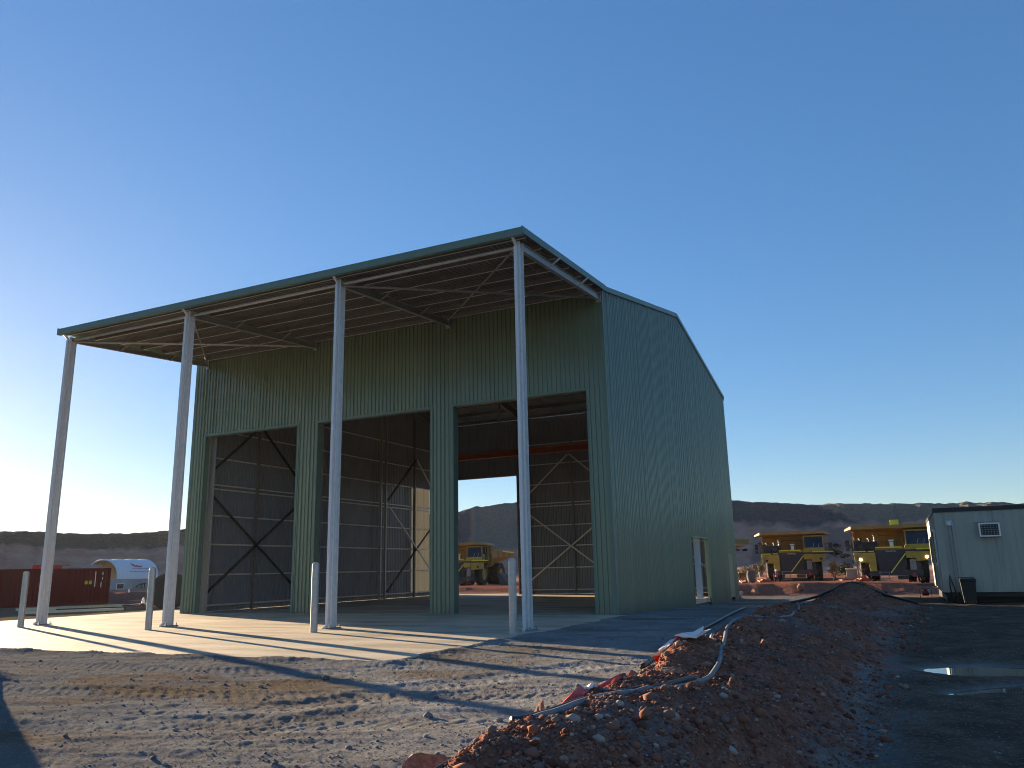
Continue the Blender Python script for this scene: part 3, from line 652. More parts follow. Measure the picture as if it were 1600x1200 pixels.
# ------------------------------------------------------------------ haul trucks
def make_truck(lit):
    t = thing('haul_truck', (0, 0, 0), 'x', 'dump truck', 'yellow haul trucks parked in the mine yard', local=True)
    # frame and axles
    mb = MB()
    for x in (-.75, .75): mb.box(x - .16, x + .16, .6, 8.6, 1.0, 1.6)
    mb.box(-1.9, 1.9, 1.75, 2.05, 1.0, 1.35); mb.box(-1.7, 1.7, 6.5, 7.1, .95, 1.55); mb.box(-1.3, 1.3, 1.0, 3.2, 1.0, 2.4)
    mb.build('chassis', 'dark_steel', t)
    mb = MB(); mb.box(-1.9, 2.1, .05, .5, .62, .98); mb.box(.2, 1.0, .2, .6, .3, .6); mb.build('bumper', 'grille_dark', t)
    # tray with its canopy over cab and deck
    mb = MB()
    mb.prism([(.15, 4.42), (.15, 4.70), (3.1, 4.62), (3.2, 4.36), (3.0, 4.30)], lambda u, v, w: (w, u, v), -2.95, 2.95)
    for s in (-1, 1):
        P = lambda x, y, z: (s * x, y, z)
        vs = [P(2.952, .15, 4.44), P(2.952, 3.1, 4.40), P(3.5, 3.0, 4.24), P(3.5, .9, 4.30), P(2.952, .15, 4.70), P(2.952, 3.1, 4.62), P(3.5, 3.0, 4.40), P(3.5, .9, 4.46)]
        mb.hexa(vs if s > 0 else [vs[i] for i in (3, 2, 1, 0, 7, 6, 5, 4)])
    mb.prism([(3.0, 4.30), (3.22, 4.33), (4.1, 2.25), (3.9, 2.15)], lambda u, v, w: (w, u, v), -2.75, 2.75)
    mb.prism([(3.8, 1.95), (3.95, 2.1), (5.6, 2.35), (10.0, 3.15), (10.05, 2.98), (5.6, 2.15)], lambda u, v, w: (w, u, v), -1.95, 1.95)
    for s in (-1, 1):
        lo_ = [(3.75, 2.05), (5.5, 2.35), (10.0, 3.05)]; mi = [(3.45, 3.0), (5.4, 3.05), (10.02, 3.22)]; hi = [(3.1, 4.3), (3.5, 3.92), (10.1, 3.66)]
        for (l0, l1, m0, m1) in ((lo_[0], lo_[1], mi[0], mi[1]), (lo_[1], lo_[2], mi[1], mi[2])):
            mb.hexa([(s * 1.93, l0[0], l0[1]), (s * 1.93, l1[0], l1[1]), (s * 2.05, l1[0], l1[1]), (s * 2.05, l0[0], l0[1]), (s * 2.74, m0[0], m0[1]), (s * 2.74, m1[0], m1[1]), (s * 2.86, m1[0], m1[1]), (s * 2.86, m0[0], m0[1])])
        mb.prism([(3.45, 3.0), (5.4, 3.05), (10.02, 3.22), (10.1, 3.66), (3.5, 3.92), (3.1, 4.36), (3.0, 4.3)], lambda u, v, w: (s * w, u, v), 2.73, 2.87)
        mb.beam((s * 2.92, 3.45, 3.9), (s * 2.92, 10.08, 3.64), .18, .16)
        for yy in (5.2, 7.0, 8.8): mb.beam((s * 2.92, yy, 3.85 - (yy - 3.4) * .04), (s * 2.92, yy, 3.06 + max(0, yy - 5.4) * .04), .12, .14, up=(0, 1, 0))
    mb.hexa([(-2.6, 3.05, 4.25), (2.6, 3.05, 4.25), (2.6, 3.2, 4.3), (-2.6, 3.2, 4.3), (-3.0, 2.9, 4.34), (3.0, 2.9, 4.34), (3.0, 3.15, 4.4), (-3.0, 3.15, 4.4)])
    for s in (-1, 1): mb.beam((s * 2.85, 3.05, 4.3), (s * 2.45, 3.95, 2.1), .22, .3, up=(0, 1, 0))
    tray = mb.build('dump_tray', 'tray_yellow', t, bevel=.015)
    mb = MB(); mb.beam((3.02, 6.2, 3.795), (3.02, 9.9, 3.65), .02, .15); mb.build('side_stripe', 'bright_yellow', tray)
    mb = MB(); mb.beam((-3.02, 6.2, 3.795), (-3.02, 9.9, 3.65), .02, .15); mb.build('side_stripe', 'bright_yellow', tray)
    # wheels
    for (x, y, w_) in ((-2.2, 1.95, .74), (2.2, 1.95, .74), (-2.25, 6.8, .72), (2.25, 6.8, .72), (-1.45, 6.8, .7), (1.45, 6.8, .7)):
        r = 1.22; sg = 1 if x > 0 else -1
        mb = MB(); mb.lathe([(-w_ / 2, .62), (-w_ / 2 - .02, .9), (-w_ / 2 + .06, r - .06), (-w_ / 2 + .14, r), (w_ / 2 - .14, r), (w_ / 2 - .06, r - .06), (w_ / 2 + .02, .9), (w_ / 2, .62)], (x, y, r), (1, 0, 0), 36, caps=False)
        for k in range(30):
            a = 2 * math.pi * k / 30
            for q in (-1, 1):
                c0 = V((x + q * w_ * .24, y + math.cos(a + q * .05) * (r + .012), r + math.sin(a + q * .05) * (r + .012)))
                tn = V((q * .25, -math.sin(a), math.cos(a))).normalized(); mb.beam(c0 - tn * .07, c0 + tn * .07, w_ * .34, .05, up=V((0, math.cos(a), math.sin(a))))
        wh = mb.build('wheel', 'rubber', t)
        mb = MB(); mb.lathe([(w_ * .30, .60), (w_ * .5, .615), (w_ * .5 + .01, .56), (w_ * .28, .48), (w_ * .22, .22), (w_ * .42, .2), (w_ * .46, .12)], (x, y, r), (sg, 0, 0), 28); mb.build('rim', 'truck_yellow', wh)
    # grille, fenders, deck
    mb = MB(); mb.prism([(-1.27, 2.68), (1.02, 2.68), (.98, 1.6), (.8, .98), (-1.05, .98), (-1.2, 1.9)], lambda u, v, w: (u, w, v), .32, 1.2)
    for k in range(9): z = 1.1 + k * .155; mb.box(-1.0, .78, .285, .325, z, z + .05)
    for k in range(6): x = -.95 + k * .34; mb.box(x, x + .04, .275, .323, 1.05, 2.4)
    gr = mb.build('radiator_grille', 'grille_dark', t)
    text_mesh('maker_badge', 'KOMATSU', .17, lambda x, y, z: (x - .1, .27 - z, y + 2.56), 'white_paint', gr)
    mb = MB(); mb.prism([(-2.95, 2.5), (-1.29, 2.5), (-1.29, 1.0), (-1.80, 1.0), (-1.88, 1.68), (-2.9, 1.74)], lambda u, v, w: (u, w, v), .25, 1.0)
    f1 = mb.build('fender', 'truck_yellow', t, bevel=.02)
    mb = MB(); mb.prism([(1.66, 2.5), (2.95, 2.5), (2.92, 1.82), (1.7, 1.72)], lambda u, v, w: (u, w, v), .25, 1.0); f2 = mb.build('fender', 'truck_yellow', t, bevel=.02)
    text_mesh('number_plate', '785', .2, lambda x, y, z: (x + 2.55, .24 - z, y + 1.98), 'dark_steel', f2); text_mesh('number_plate', '785', .2, lambda x, y, z: (x - 2.6, .24 - z, y + 1.98), 'dark_steel', f1)
    for x, f_ in ((-2.45, f1), (2.5, f2)):
        mb = MB(); mb.lathe([(0, .11), (.05, .11), (.06, .08)], (x, .25, 1.95 if x < 0 else 2.05), (0, -1, 0), 16); h_ = mb.build('headlight', 'lamp_lit' if lit else 'glass_dark', f_)
    mb = MB(); mb.box(-2.95, 3.0, .45, 3.0, 2.52, 2.66); mb.box(2.9, 3.7, .35, 1.0, 2.52, 2.62); mb.build('deck', 'dark_steel', t)
    for bx_ in ((-2.92, -2.0, .2, .32, 2.56, 2.64), (-1.85, -1.36, .2, .32, 2.56, 2.64), (-1.25, .75, .12, .4, 2.84, 2.94), (1.8, 3.7, .2, .34, 2.66, 2.76)):
        mb = MB(); mb.box(*bx_); mb.build('edge_marking', 'bright_yellow', t)
    mb = MB(); mb.box(-1.3, 1.0, .42, 2.2, 2.69, 2.84); mb.box(1.0, 2.92, .40, 2.4, 2.67, 3.06); mb.box(.98, 1.70, .0, .55, 2.0, 2.52)
    mb.build('hood', 'truck_yellow', t, bevel=.02)
    # cab
    mb = MB(); mb.box(1.08, 2.9, .55, 2.35, 3.06, 3.12); mb.box(1.04, 2.94, .5, 2.4, 4.16, 4.27); mb.box(1.08, 2.9, 2.27, 2.35, 3.12, 4.16)
    for x in (1.08, 2.82):
        for y in (.62, 1.5, 2.19): mb.box(x, x + .08, y, y + .08, 3.12, 4.16)
    for x in (1.10, 2.82): mb.box(x, x + .06, .63, 2.2, 3.12, 3.4)
    cab = mb.build('cab', 'truck_yellow', t)
    mb = MB(); mb.hexa([(1.16, .53, 3.12), (2.82, .53, 3.12), (2.82, .55, 3.12), (1.16, .55, 3.12), (1.16, .70, 4.16), (2.82, .70, 4.16), (2.82, .72, 4.16), (1.16, .72, 4.16)]); w_ = mb.build('windscreen', 'glass_dark', cab)
    for x in (1.115, 2.85):
        mb = MB(); mb.box(x, x + .015, .63, 1.5, 3.4, 4.16); mb.box(x, x + .015, 1.58, 2.19, 3.4, 4.16); mb.build('side_window', 'glass_dark', cab)
    for q_ in (((1.9, .50, 3.1), (2.05, .56, 3.55)), ((2.4, .50, 3.1), (2.5, .56, 3.5))):
        mb = MB(); mb.tube(q_, .012, 5); mb.build('wiper', 'white_paint', cab)
    # air cleaners, cabinets and small gear on the deck
    for x in (-2.35, -1.65):
        mb = MB(); mb.lathe([(0, .2), (.03, .31), (.7, .31), (.74, .2)], (x, .45, 3.0), (0, 1, 0), 20); mb.lathe([(0, .08), (.5, .08), (.52, .16), (.6, .16)], (x, 1.3, 3.1), (0, 0, 1), 12); mb.build('air_cleaner', 'black_plastic', t)
    for bx_ in ((-3.08, -2.45, .7, 1.4, 2.66, 3.52), (-2.4, -1.05, .95, 1.9, 2.66, 3.42)):
        mb = MB(); mb.box(*bx_); mb.build('cabinet', 'dark_steel', t)
    mb = MB(); mb.tube([(-1.2, 1.3, 2.8), (-1.2, 1.3, 3.75), (-1.2, 1.1, 3.9)], .11, 10); mb.lathe([(0, .12), (.12, .16), (.16, .05)], (-1.2, 1.1, 3.82), (0, 0, 1), 12); mb.build('exhaust_stack', 'galvanised_dull', t)
    mb = MB(); mb.box(-.12, .16, .5, .8, 2.84, 3.4); mb.box(-.2, .22, .48, .84, 3.4, 3.5); mb.build('beacon_box', 'white_paint', t)
    mb = MB()
    for x in (-.95, -.35, .42, .85): mb.tube([(x, .5, 2.84), (x, .5, 3.85)], .022, 6)
    mb.tube([(-.95, .5, 3.85), (.85, .5, 3.85)], .022, 6); mb.tube([(-.95, .5, 3.35), (.85, .5, 3.35)], .02, 6); mb.build('handrail', 'dark_steel', t); mb = MB()
    for x in (3.05, 3.35, 3.65): mb.tube([(x, .4, 2.62), (x, .4, 3.45)], .022, 6)
    mb.tube([(3.05, .4, 3.45), (3.65, .4, 3.45)], .022, 6); mb.tube([(3.05, .4, 3.05), (3.65, .4, 3.05)], .018, 6); mb.build('handrail', 'dark_steel', t); mb = MB()
    mb.tube([(-2.9, .3, 2.66), (-2.9, .3, 3.5), (-1.4, .3, 3.5), (-1.4, .3, 2.66)], .022, 6)
    mb.build('handrail', 'dark_steel', t)
    for x in (-3.35, 3.5):
        mb = MB(); mb.box(x - .16, x + .16, .28, .36, 3.0, 3.55); mb.tube([(x, .36, 3.1), (x * .86, .55, 2.9)], .025, 6); mb.box(x - .14, x + .14, .29, .37, 2.65, 2.95); mb.build('mirror', 'black_plastic', t)
    # diagonal stair and lower ladder
    mb = MB()
    a = V((.95, .0, 2.35)); c = V((-.28, -.05, .85))
    mb.beam(a, c, .08, .16, up=(0, 1, 0)); 
    st = mb.build('stair', 'bright_yellow', t)
    mb = MB()
    for k in range(7): p = a.lerp(c, (k + .5) / 7); mb.box(p.x - .14, p.x + .14, .06, .42, p.z - .03, p.z)
    mb.build('stair_tread', 'dark_steel', st)
    for k in range(4):
        mb = MB(); p = a.lerp(c, .2 + k * .2); mb.beam(p + V((.05, -.085, .06)), p + V((-.05, -.085, -.06)), .02, .12, up=(0, 1, 0)); mb.build('stripe', 'white_paint', st)
    mb = MB()
    for x in (-1.12, -.42): mb.beam((x, -.05, .05), (x, .02, .95), .05, .06, up=(0, 1, 0))
    for k in range(4): mb.box(-1.095, -.445, -.1, .1, .12 + k * .25, .17 + k * .25)
    mb.build('ladder', 'timber' if False else 'galvanised_dull', t)
    mb = MB(); mb.box(1.2, 1.66, .2, .5, 1.05, 1.9); mb.build('suspension_strut', 'galvanised_dull', t)
    mb = MB(); mb.box(1.72, 2.0, .4, .7, .45, 1.7); mb.build('suspension_guard', 'grille_dark', t)
    mb = MB(); mb.lathe([(0, .24), (.12, .24)], (1.42, .2, .74), (0, -1, 0), 20); mb.lathe([(.12, .1), (.16, .1)], (1.42, .2, .74), (0, -1, 0), 14); mb.build('hose_reel', 'red_paint', t)
    return t
tk = make_truck(False)
tk.location = (-9.75, 83.2, .0); tk.rotation_euler.z = math.radians(6)
tk['label'] = 'yellow haul truck facing the camera behind the red bund, beside the green shed corner'
tk2 = copy_tree(tk); tk2.location = (-.85, 73.6, -.12); tk2.rotation_euler.z = math.radians(1.5)
tk2['label'] = 'yellow haul truck with lit headlights, partly hidden by the white cabin'
for o in D.objects:
    if o.name.startswith('headlight') and o.parent.parent == tk2: o.data = o.data.copy(); o.data.materials[0] = M['lamp_lit']
mb = MB(); mb.box(.1, .75, .3, .75, 4.72, 5.1); nb = mb.build('number_box', 'bright_yellow', None); nb.parent = tk2
tk3 = copy_tree(tk); tk3.location = (-44.6, 78.4, .0); tk3.rotation_euler.z = math.radians(4)
tk3['label'] = 'dusty yellow haul truck seen through the open bay of the shed'
mb = MB(); mb.box(-.9, -.1, .4, .9, 4.72, 5.1); nb = mb.build('number_box', 'bright_yellow', None); nb.parent = tk3
tk4 = copy_tree(tk); tk4.location = (-26.3, 95.2, .75); tk4.rotation_euler.z = math.radians(-102)
tk4['label'] = 'haul truck mostly hidden behind the shed with only the rear corner of its tray showing'

# ------------------------------------------------------------------ site cabin on the right
ca = thing('site_cabin', (6, 36, .12), 'cream portable site cabin with dark roof edge and a small wall air conditioner', 'cabin')
cx0, cx1, cy0, cy1, cz0, cz1 = 1.13, 11.2, 33., 43., .5, 3.30
mb = MB()
sheet(mb, (0, cy0, 0), X_, Z_, -Y_, cx0, cx1, cz0, cz1, pitch=.3, d=.006, wid=.12, inner=False)
sheet(mb, (cx0, 0, 0), Y_, Z_, -X_, cy0, cy1, cz0, cz1, pitch=.3, d=.006, wid=.12, inner=False)
mb.quad((cx1, cy0, cz0), (cx1, cy1, cz0), (cx1, cy1, cz1), (cx1, cy0, cz1)); mb.quad((cx0, cy1, cz0), (cx0, cy1, cz1), (cx1, cy1, cz1), (cx1, cy1, cz0))
mb.quad((cx0, cy0, cz0 + .01), (cx0, cy1, cz0 + .01), (cx1, cy1, cz0 + .01), (cx1, cy0, cz0 + .01))
mb.build('wall', 'cabin_cream', ca)
mb = MB(); mb.box(cx0 - .03, cx1 + .03, cy0 - .04, cy1 + .03, cz1, cz1 + .15); mb.build('roof', 'black_plastic', ca)
mb = MB(); 
for p in ((cx0 - .012, cy0 - .012), (cx0 - .012, cy1 - .03)): mb.box(p[0], p[0] + .05, p[1], p[1] + .05, cz0, cz1 - .002)
mb.build('corner_trim', 'cabin_cream', ca)
mb = MB()
for y in (cy0 + .15, cy1 - .3): mb.box(cx0 + .1, cx1 - .1, y, y + .12, cz0 - .16, cz0)
mb.build('floor_frame', 'dark_steel', ca)
for nm_, bx_ in (('light_block', (cx0 + .2, cx1, cy1 - .06, cy1 - .02)), ('light_block', (cx0 + .17, cx1 - .1, cy0 + 1.0, cy0 + 1.04)), ('light_block', (cx1 - .06, cx1 - .02, cy0 + .3, cy1 - .07)), ('light_block', (cx0 + .12, cx0 + .16, cy0 + 1.2, cy1 - .07))):  # dark panels added under the floor to block light through the gap
    mb = MB(); mb.box(*bx_, -.25, cz0 - .17); mb.build(nm_, 'dark_steel', ca)
for x in (cx0 + .5, cx0 + 3.6, cx0 + 6.6, cx0 + 9.4):
    for y in (cy0 + .25, cy1 - .25):
        mb = MB(); mb.box(x - .1, x + .1, y - .1, y + .1, -.12, cz0 - .165); mb.build('stump', 'dark_steel', ca)
mb = MB(); wx0, wx1, wz0, wz1 = 2.47, 3.12, 2.38, 2.86
for a in ((wx0, wx0 + .05, wz0, wz1), (wx1 - .05, wx1, wz0, wz1), (wx0 + .051, wx1 - .051, wz0, wz0 + .05), (wx0 + .051, wx1 - .051, wz1 - .05, wz1)): mb.box(a[0], a[1], cy0 - .24, cy0 + .02, a[2], a[3])
wf = mb.build('air_conditioner', 'aluminium', ca, bevel=.006); wf['label'] = 'white framed wall air conditioner with dark grille'
mb = MB(); mb.box(wx0 + .051, wx1 - .051, cy0 - .20, cy0 - .19, wz0 + .051, wz1 - .051); mb.build('coil', 'black_plastic', wf)
mb = MB()
for k in range(6): x = wx0 + .1 + k * (.45 / 5); mb.box(x - .006, x + .006, cy0 - .232, cy0 - .222, wz0 + .05, wz1 - .05)
for k in range(5): z = wz0 + .09 + k * .076; mb.box(wx0 + .05, wx1 - .05, cy0 - .221, cy0 - .212, z - .006, z + .006)
mb.build('grille', 'galvanised_dull', wf)
mb = MB(); mb.box(wx0 - .14, wx1 + .02, cy0 - .05, cy0 - .008, wz1 + .025, wz1 + .04); mb.build('flashing', 'galvanised_dull', wf)
mb = MB(); mb.box(1.50, 1.65, cy0 - .09, cy0 - .008, 2.82, 2.97); mb.tube([(1.46, cy0 - .04, 2.8), (1.46, cy0 - .04, 3.0), (1.68, cy0 - .04, 3.0), (1.68, cy0 - .04, 2.78)], .009, 6); mb.build('junction_box', 'white_paint', ca)
for x in (1.53, 1.64):
    mb = MB(); mb.tube([(x, cy0 - .028, 2.82), (x, cy0 - .028, .42)], .011, 6)
    for z in (1.0, 1.7, 2.3): mb.box(x - .025, x + .025, cy0 - .045, cy0 - .007, z, z + .02)
    mb.build('conduit', 'galvanised_dull', ca)
mb = MB(); mb.tube([(1.36, cy0 - .03, .2), (1.33, cy0 - .04, .75), (1.37, cy0 - .03, 1.1), (1.42, cy0 - .04, .8), (1.5, cy0 - .03, .45), (1.53, cy0 - .05, .1)], .02, 6); mb.build('cable', 'black_plastic', ca)
# left wall: two openings
for (y0, y1, z0, z1) in ((34.2, 35.3, 1.45, 2.75), (39.0, 40.0, .55, 2.6)):
    mb = MB(); mb.box(cx0 - .06, cx0 + .02, y0, y1, z0, z1); w_ = mb.build('window' if z0 > 1 else 'door', 'aluminium' if z0 > 1 else 'cabin_cream', ca)
    mb = MB(); mb.box(cx0 - .075, cx0 - .055, y0 + .08, y1 - .08, z0 + .08 if z0 > 1 else 1.5, z1 - .08); mb.build('pane', 'glass_dark', w_)
mb = MB(); mb.tube([(cx0 - .05, 33.3, .5), (cx0 - .05, 33.3, 1.5)], .025, 6); mb.build('downpipe', 'white_pipe', ca)

ca.scale = (1.167,) * 3; ca.location = (6 * 1.167, 36 * 1.167, 1.6 + (.12 - 1.6) * 1.167)
# wheelie bin
bx, by, bz = 2.17, 37.9, gz(2.17, 37.9)
bn = thing('wheelie_bin', (bx, by, bz), 'dark wheelie bin standing against the cream cabin wall', 'bin')
mb = MB(); mb.hexa([(bx - .21, by - .22, bz + .05), (bx + .21, by - .22, bz + .05), (bx + .21, by + .24, bz + .05), (bx - .21, by + .24, bz + .05), (bx - .28, by - .33, bz + .93), (bx + .28, by - .33, bz + .93), (bx + .28, by + .30, bz + .93), (bx - .28, by + .30, bz + .93)])
mb.box(bx - .30, bx + .30, by - .35, by + .31, bz + .885, bz + .935); mb.build('body', 'bin_green', bn, bevel=.015)
mb = MB(); mb.hexa([(bx - .31, by - .37, bz + .94), (bx + .31, by - .37, bz + .94), (bx + .31, by + .36, bz + .95), (bx - .31, by + .36, bz + .95), (bx - .26, by - .30, bz + 1.0), (bx + .26, by - .30, bz + 1.0), (bx + .26, by + .33, bz + 1.05), (bx - .26, by + .33, bz + 1.05)]); mb.build('lid', 'black_plastic', bn, bevel=.015)
for s in (-1, 1):
    mb = MB(); mb.lathe([(-.03, .1), (.03, .1)], (bx + s * .25, by + .25, bz + .1), (1, 0, 0), 16); mb.build('wheel', 'rubber', bn)
mb = MB(); mb.tube([(bx - .24, by + .36, bz + .93), (bx - .24, by + .42, bz + .93), (bx + .24, by + .42, bz + .93), (bx + .24, by + .36, bz + .93)], .016, 6); mb.build('handle', 'black_plastic', bn)

# small pump on a frame by the cabin corner
gx, gy = .72, 44.6; g0 = gz(gx, gy)
pm = thing('water_pump', (gx, gy, g0), 'small red and white water pump in a frame beside the cabin corner', 'pump')
mb = MB(); mb.lathe([(-.25, .14), (-.22, .2), (.18, .2), (.24, .12)], (gx, gy, g0 + .38), (1, 0, 0), 18); mb.box(gx - .1, gx + .12, gy - .14, gy + .14, g0 + .5, g0 + .72); mb.build('motor', 'red_paint', pm)
mb = MB()
for y in (-.25, .25): mb.tube([(gx - .4, gy + y, g0 + .02), (gx - .4, gy + y, g0 + .7), (gx + .4, gy + y, g0 + .7), (gx + .4, gy + y, g0 + .02)], .02, 6)
for x in (-.4, .4): mb.tube([(gx + x, gy - .25, g0 + .7), (gx + x, gy + .25, g0 + .7)], .02, 6)
mb.build('frame', 'dark_steel', pm)
mb = MB(); mb.lathe([(0, .15), (.22, .15), (.26, .06)], (gx + .28, gy - .05, g0 + .42), (0, 0, 1), 16); mb.build('fuel_tank', 'white_paint', pm)
pm.scale = (.62, .62, .62)

# ------------------------------------------------------------------ containers and the dome on the left
def container(name, p, ang_, L_, H, mats, label, cat, W_=2.44, extra=None, group=None):
    """p = near right bottom corner of its long side; the side runs back along -u"""
    u = V((math.cos(ang_), math.sin(ang_), 0)); n = V((u.y, -u.x, 0)); o = V(p)
    c = thing(name, tuple(o), label, cat, group)
    mb = MB()
    sheet(mb, o + V((0, 0, 0)), u, Z_, n, -L_ + .1, -.1, .14, H - .1, pitch=.28, d=.036, wid=.62, inner=False)
    sheet(mb, o - n * W_, u, Z_, -n, -L_ + .1, -.1, .14, H - .1, pitch=.28, d=.036, wid=.62, inner=False)
    sheet(mb, o - u * L_, n, Z_, -u, -W_ + .1, -.1, .14, H - .1, pitch=.28, d=.036, wid=.62, inner=False)
    t0 = o + V((0, 0, H - .02)); mb.quad(t0, t0 - u * L_, t0 - u * L_ - n * W_, t0 - n * W_)
    wl = mb.build('side_panel', mats[0], c)
    mb = MB()
    for a in (-.05, -L_ + .05):
        for q in (.0, -W_): mb.beam(o + u * a + n * (q + (.0 if q else .0)), o + u * a + n * q + V((0, 0, H)), .11, .13, up=u)
    for z in (.07, H - .05):
        for q in (0, -W_): mb.beam(o + n * q + V((0, 0, z)) - u * .11, o - u * (L_ - .11) + n * q + V((0, 0, z)), .1, .12)
        for a in (-.05, -L_ + .05): mb.beam(o + u * a - n * .06 + V((0, 0, z)), o + u * a - n * (W_ - .06) + V((0, 0, z)), .1, .118)
    mb.build('frame', mats[1], c)
    for k in (0, 1):
        mb = MB(); a = o - n * (.07 + k * (W_ / 2 - .04)); b2 = a - n * (W_ / 2 - .1)
        mb.hexa([a + V((0, 0, .14)) - u * .06, b2 + V((0, 0, .14)) - u * .06, b2 + V((0, 0, .14)) - u * .01, a + V((0, 0, .14)) - u * .01, a + V((0, 0, H - .12)) - u * .06, b2 + V((0, 0, H - .12)) - u * .06, b2 + V((0, 0, H - .12)) - u * .01, a + V((0, 0, H - .12)) - u * .01])
        d_ = mb.build('door', mats[0], c)
        mb = MB()
        for f_ in (.3, .7): q = a.lerp(b2, f_) + u * .02; mb.tube([q + V((0, 0, .15)), q + V((0, 0, H - .13))], .017, 6)
        mb.build('lock_rod', 'galvanised_dull', d_)
    return c, o, u, n, wl
aC = math.atan2(6.6, 2.4)
c, o, u, n, wl = container('shipping_container', (-53.8, 42.3, -.17), aC, 12.19, 2.59, ('maroon_paint', 'maroon_paint'), 'long maroon shipping container on the far left beyond the slab', 'container')
mb = MB()
for s, z0, z1 in ((-1.05, 1.25, 2.35), (-.55, 2.1, 2.3), (-.55, 1.75, 1.95), (-.62, 1.2, 1.6)):
    p = o + u * s + n * .045; mb.hexa([p + V((0, 0, z0)) - u * .03, p + V((0, 0, z0)) + u * .03, p + V((0, 0, z0)) + u * .03 + n * .006, p + V((0, 0, z0)) - u * .03 + n * .006, p + V((0, 0, z1)) - u * .03, p + V((0, 0, z1)) + u * .03, p + V((0, 0, z1)) + u * .03 + n * .006, p + V((0, 0, z1)) - u * .03 + n * .006])
mb.build('code_marking', 'tape_white', wl)
mb = MB(); p = o + u * -1.75 + n * .045
for k in range(2): q = p + u * (k * .28); mb.hexa([q + V((0, 0, 1.45)), q + V((0, 0, 1.45)) + u * .2, q + V((0, 0, 1.45)) + u * .2 + n * .006, q + V((0, 0, 1.45)) + n * .006, q + V((0, 0, 1.7)), q + V((0, 0, 1.7)) + u * .2, q + V((0, 0, 1.7)) + u * .2 + n * .006, q + V((0, 0, 1.7)) + n * .006])
mb.build('warning_decal', mat('decal_yellow', (.55, .38, .03), .6), wl)
container('shipping_container', (-69.3, 50.2, .40), math.atan2(2.3, 1.6), 3.0, 2.59, ('container_red', 'container_red'), 'red shipping container whose top shows above the maroon one', 'container')
container('shipping_container', (-67.3, 51.9, .25), math.atan2(3.4, 2.35), 3.2, 2.62, ('container_grey', 'container_grey'), 'grey shipping container behind the right end of the maroon one', 'container')
# dome shelter
d_ = V((-.777, .629, 0)); r_ = V((.629, .777, 0)); th = math.radians(30)
Ax = (r_ * math.cos(th) + d_ * math.sin(th)); Bx = (r_ * math.sin(th) - d_ * math.cos(th))
P0 = V((-109.4, 87.4, 1.6)); Ld = 6.6; sp = 9.5; hd = 3.15
dm = thing('dome_shelter', (P0.x, P0.y, 0), 'white arched fabric shelter with red swoosh logo on its side', 'shelter')
def dpt(a, ph, k=0):  # along axis, angle from near foot 0..pi
    sag = -.10 * math.sin(a / Ld * 3 * math.pi) ** 2 * math.sin(ph)
    return P0 + Ax * a - Bx * (sp / 2) * (1 - math.cos(ph)) + V((0, 0, (hd + sag - k) * math.sin(ph) ** .8)) + Bx * (-k * math.cos(ph))
na, npn = 25, 25
for nm, k, mm in (('fabric_cover', 0, 'dome_fabric'), ('lining', .06, 'dome_inner')):
    mb = MB(); vs = [dpt(Ld * i / (na - 1), math.pi * j / (npn - 1), k) for i in range(na) for j in range(npn)]
    fs = [(i * npn + j, i * npn + j + 1, (i + 1) * npn + j + 1, (i + 1) * npn + j) for i in range(na - 1) for j in range(npn - 1)]
    mb.add(vs, fs); ob = mb.build(nm, mm, dm, smooth=True)
    if k == 0: cov = ob
for i in range(4):
    mb = MB(); mb.tube([dpt(Ld * i / 3, math.pi * j / 20, .14) for j in range(21)], .09 if 0 < i < 3 else .14, 6); mb.build('arch_frame', 'dome_inner' if i else 'dome_fabric', dm)
def on_dome(u_, v_, z=0):  # text plane wrapped on the near slope
    ph = .12 + v_
    a0 = dpt(3.6 + u_, ph); return a0 + (Bx * math.cos(ph) + V((0, 0, math.sin(ph)))) * (.05 + z)
text_mesh('logo_text', 'AUSTRALIAN', .42, lambda x, y, z: on_dome(x * 1.15 + .2, .30 + y * .2, z), 'sign_navy', cov)
text_mesh('logo_text', 'PROFESSIONAL DRILLERS', .36, lambda x, y, z: on_dome(x * 1.02 + .35, .14 + y * .2, z), 'sign_navy', cov)
mb = MB()
sw = [(-.9, .95), (-.62, .86), (-.3, .74), (.1, .66), (.55, .60), (.95, .60), (.8, .52), (.4, .46), (-.1, .46), (-.6, .53), (-.8, .68)]
vs = [on_dome(x - .2, y * .58 + .12, .01) for x, y in sw]; mb.add(vs, [tuple(range(len(vs)))]); mb.build('logo_swoosh', 'sign_red', cov)
mb = MB(); mb.add([on_dome(x - .2, y * .58 + .12, .02) for x, y in ((-.5, .66), (.0, .585), (.5, .56), (.0, .545), (-.5, .60))], [(0, 1, 2, 3, 4)]); mb.build('logo_stripe', 'white_paint', cov)
c, o, u, n, wl = container('container_office', (-98.8, 81.4, -.30), math.atan2(r_.y, r_.x) , 6.0, 1.9, ('office_blue_grey', 'office_blue_grey'), 'pale blue grey site office with small white framed window under the dome', 'office')
mb = MB(); s0, s1, z0, z1 = -2.05, -1.05, .5, 1.3
for a, b2, e, f_ in ((s0, s0 + .08, z0, z1), (s1 - .08, s1, z0, z1), (s0 + .08, s1 - .08, z0, z0 + .08), (s0 + .08, s1 - .08, z1 - .08, z1)):
    p = o + n * .04; mb.hexa([p + u * a + V((0, 0, e)), p + u * b2 + V((0, 0, e)), p + u * b2 + n * .05 + V((0, 0, e)), p + u * a + n * .05 + V((0, 0, e)), p + u * a + V((0, 0, f_)), p + u * b2 + V((0, 0, f_)), p + u * b2 + n * .05 + V((0, 0, f_)), p + u * a + n * .05 + V((0, 0, f_))])
w_ = mb.build('window', 'white_paint', c)
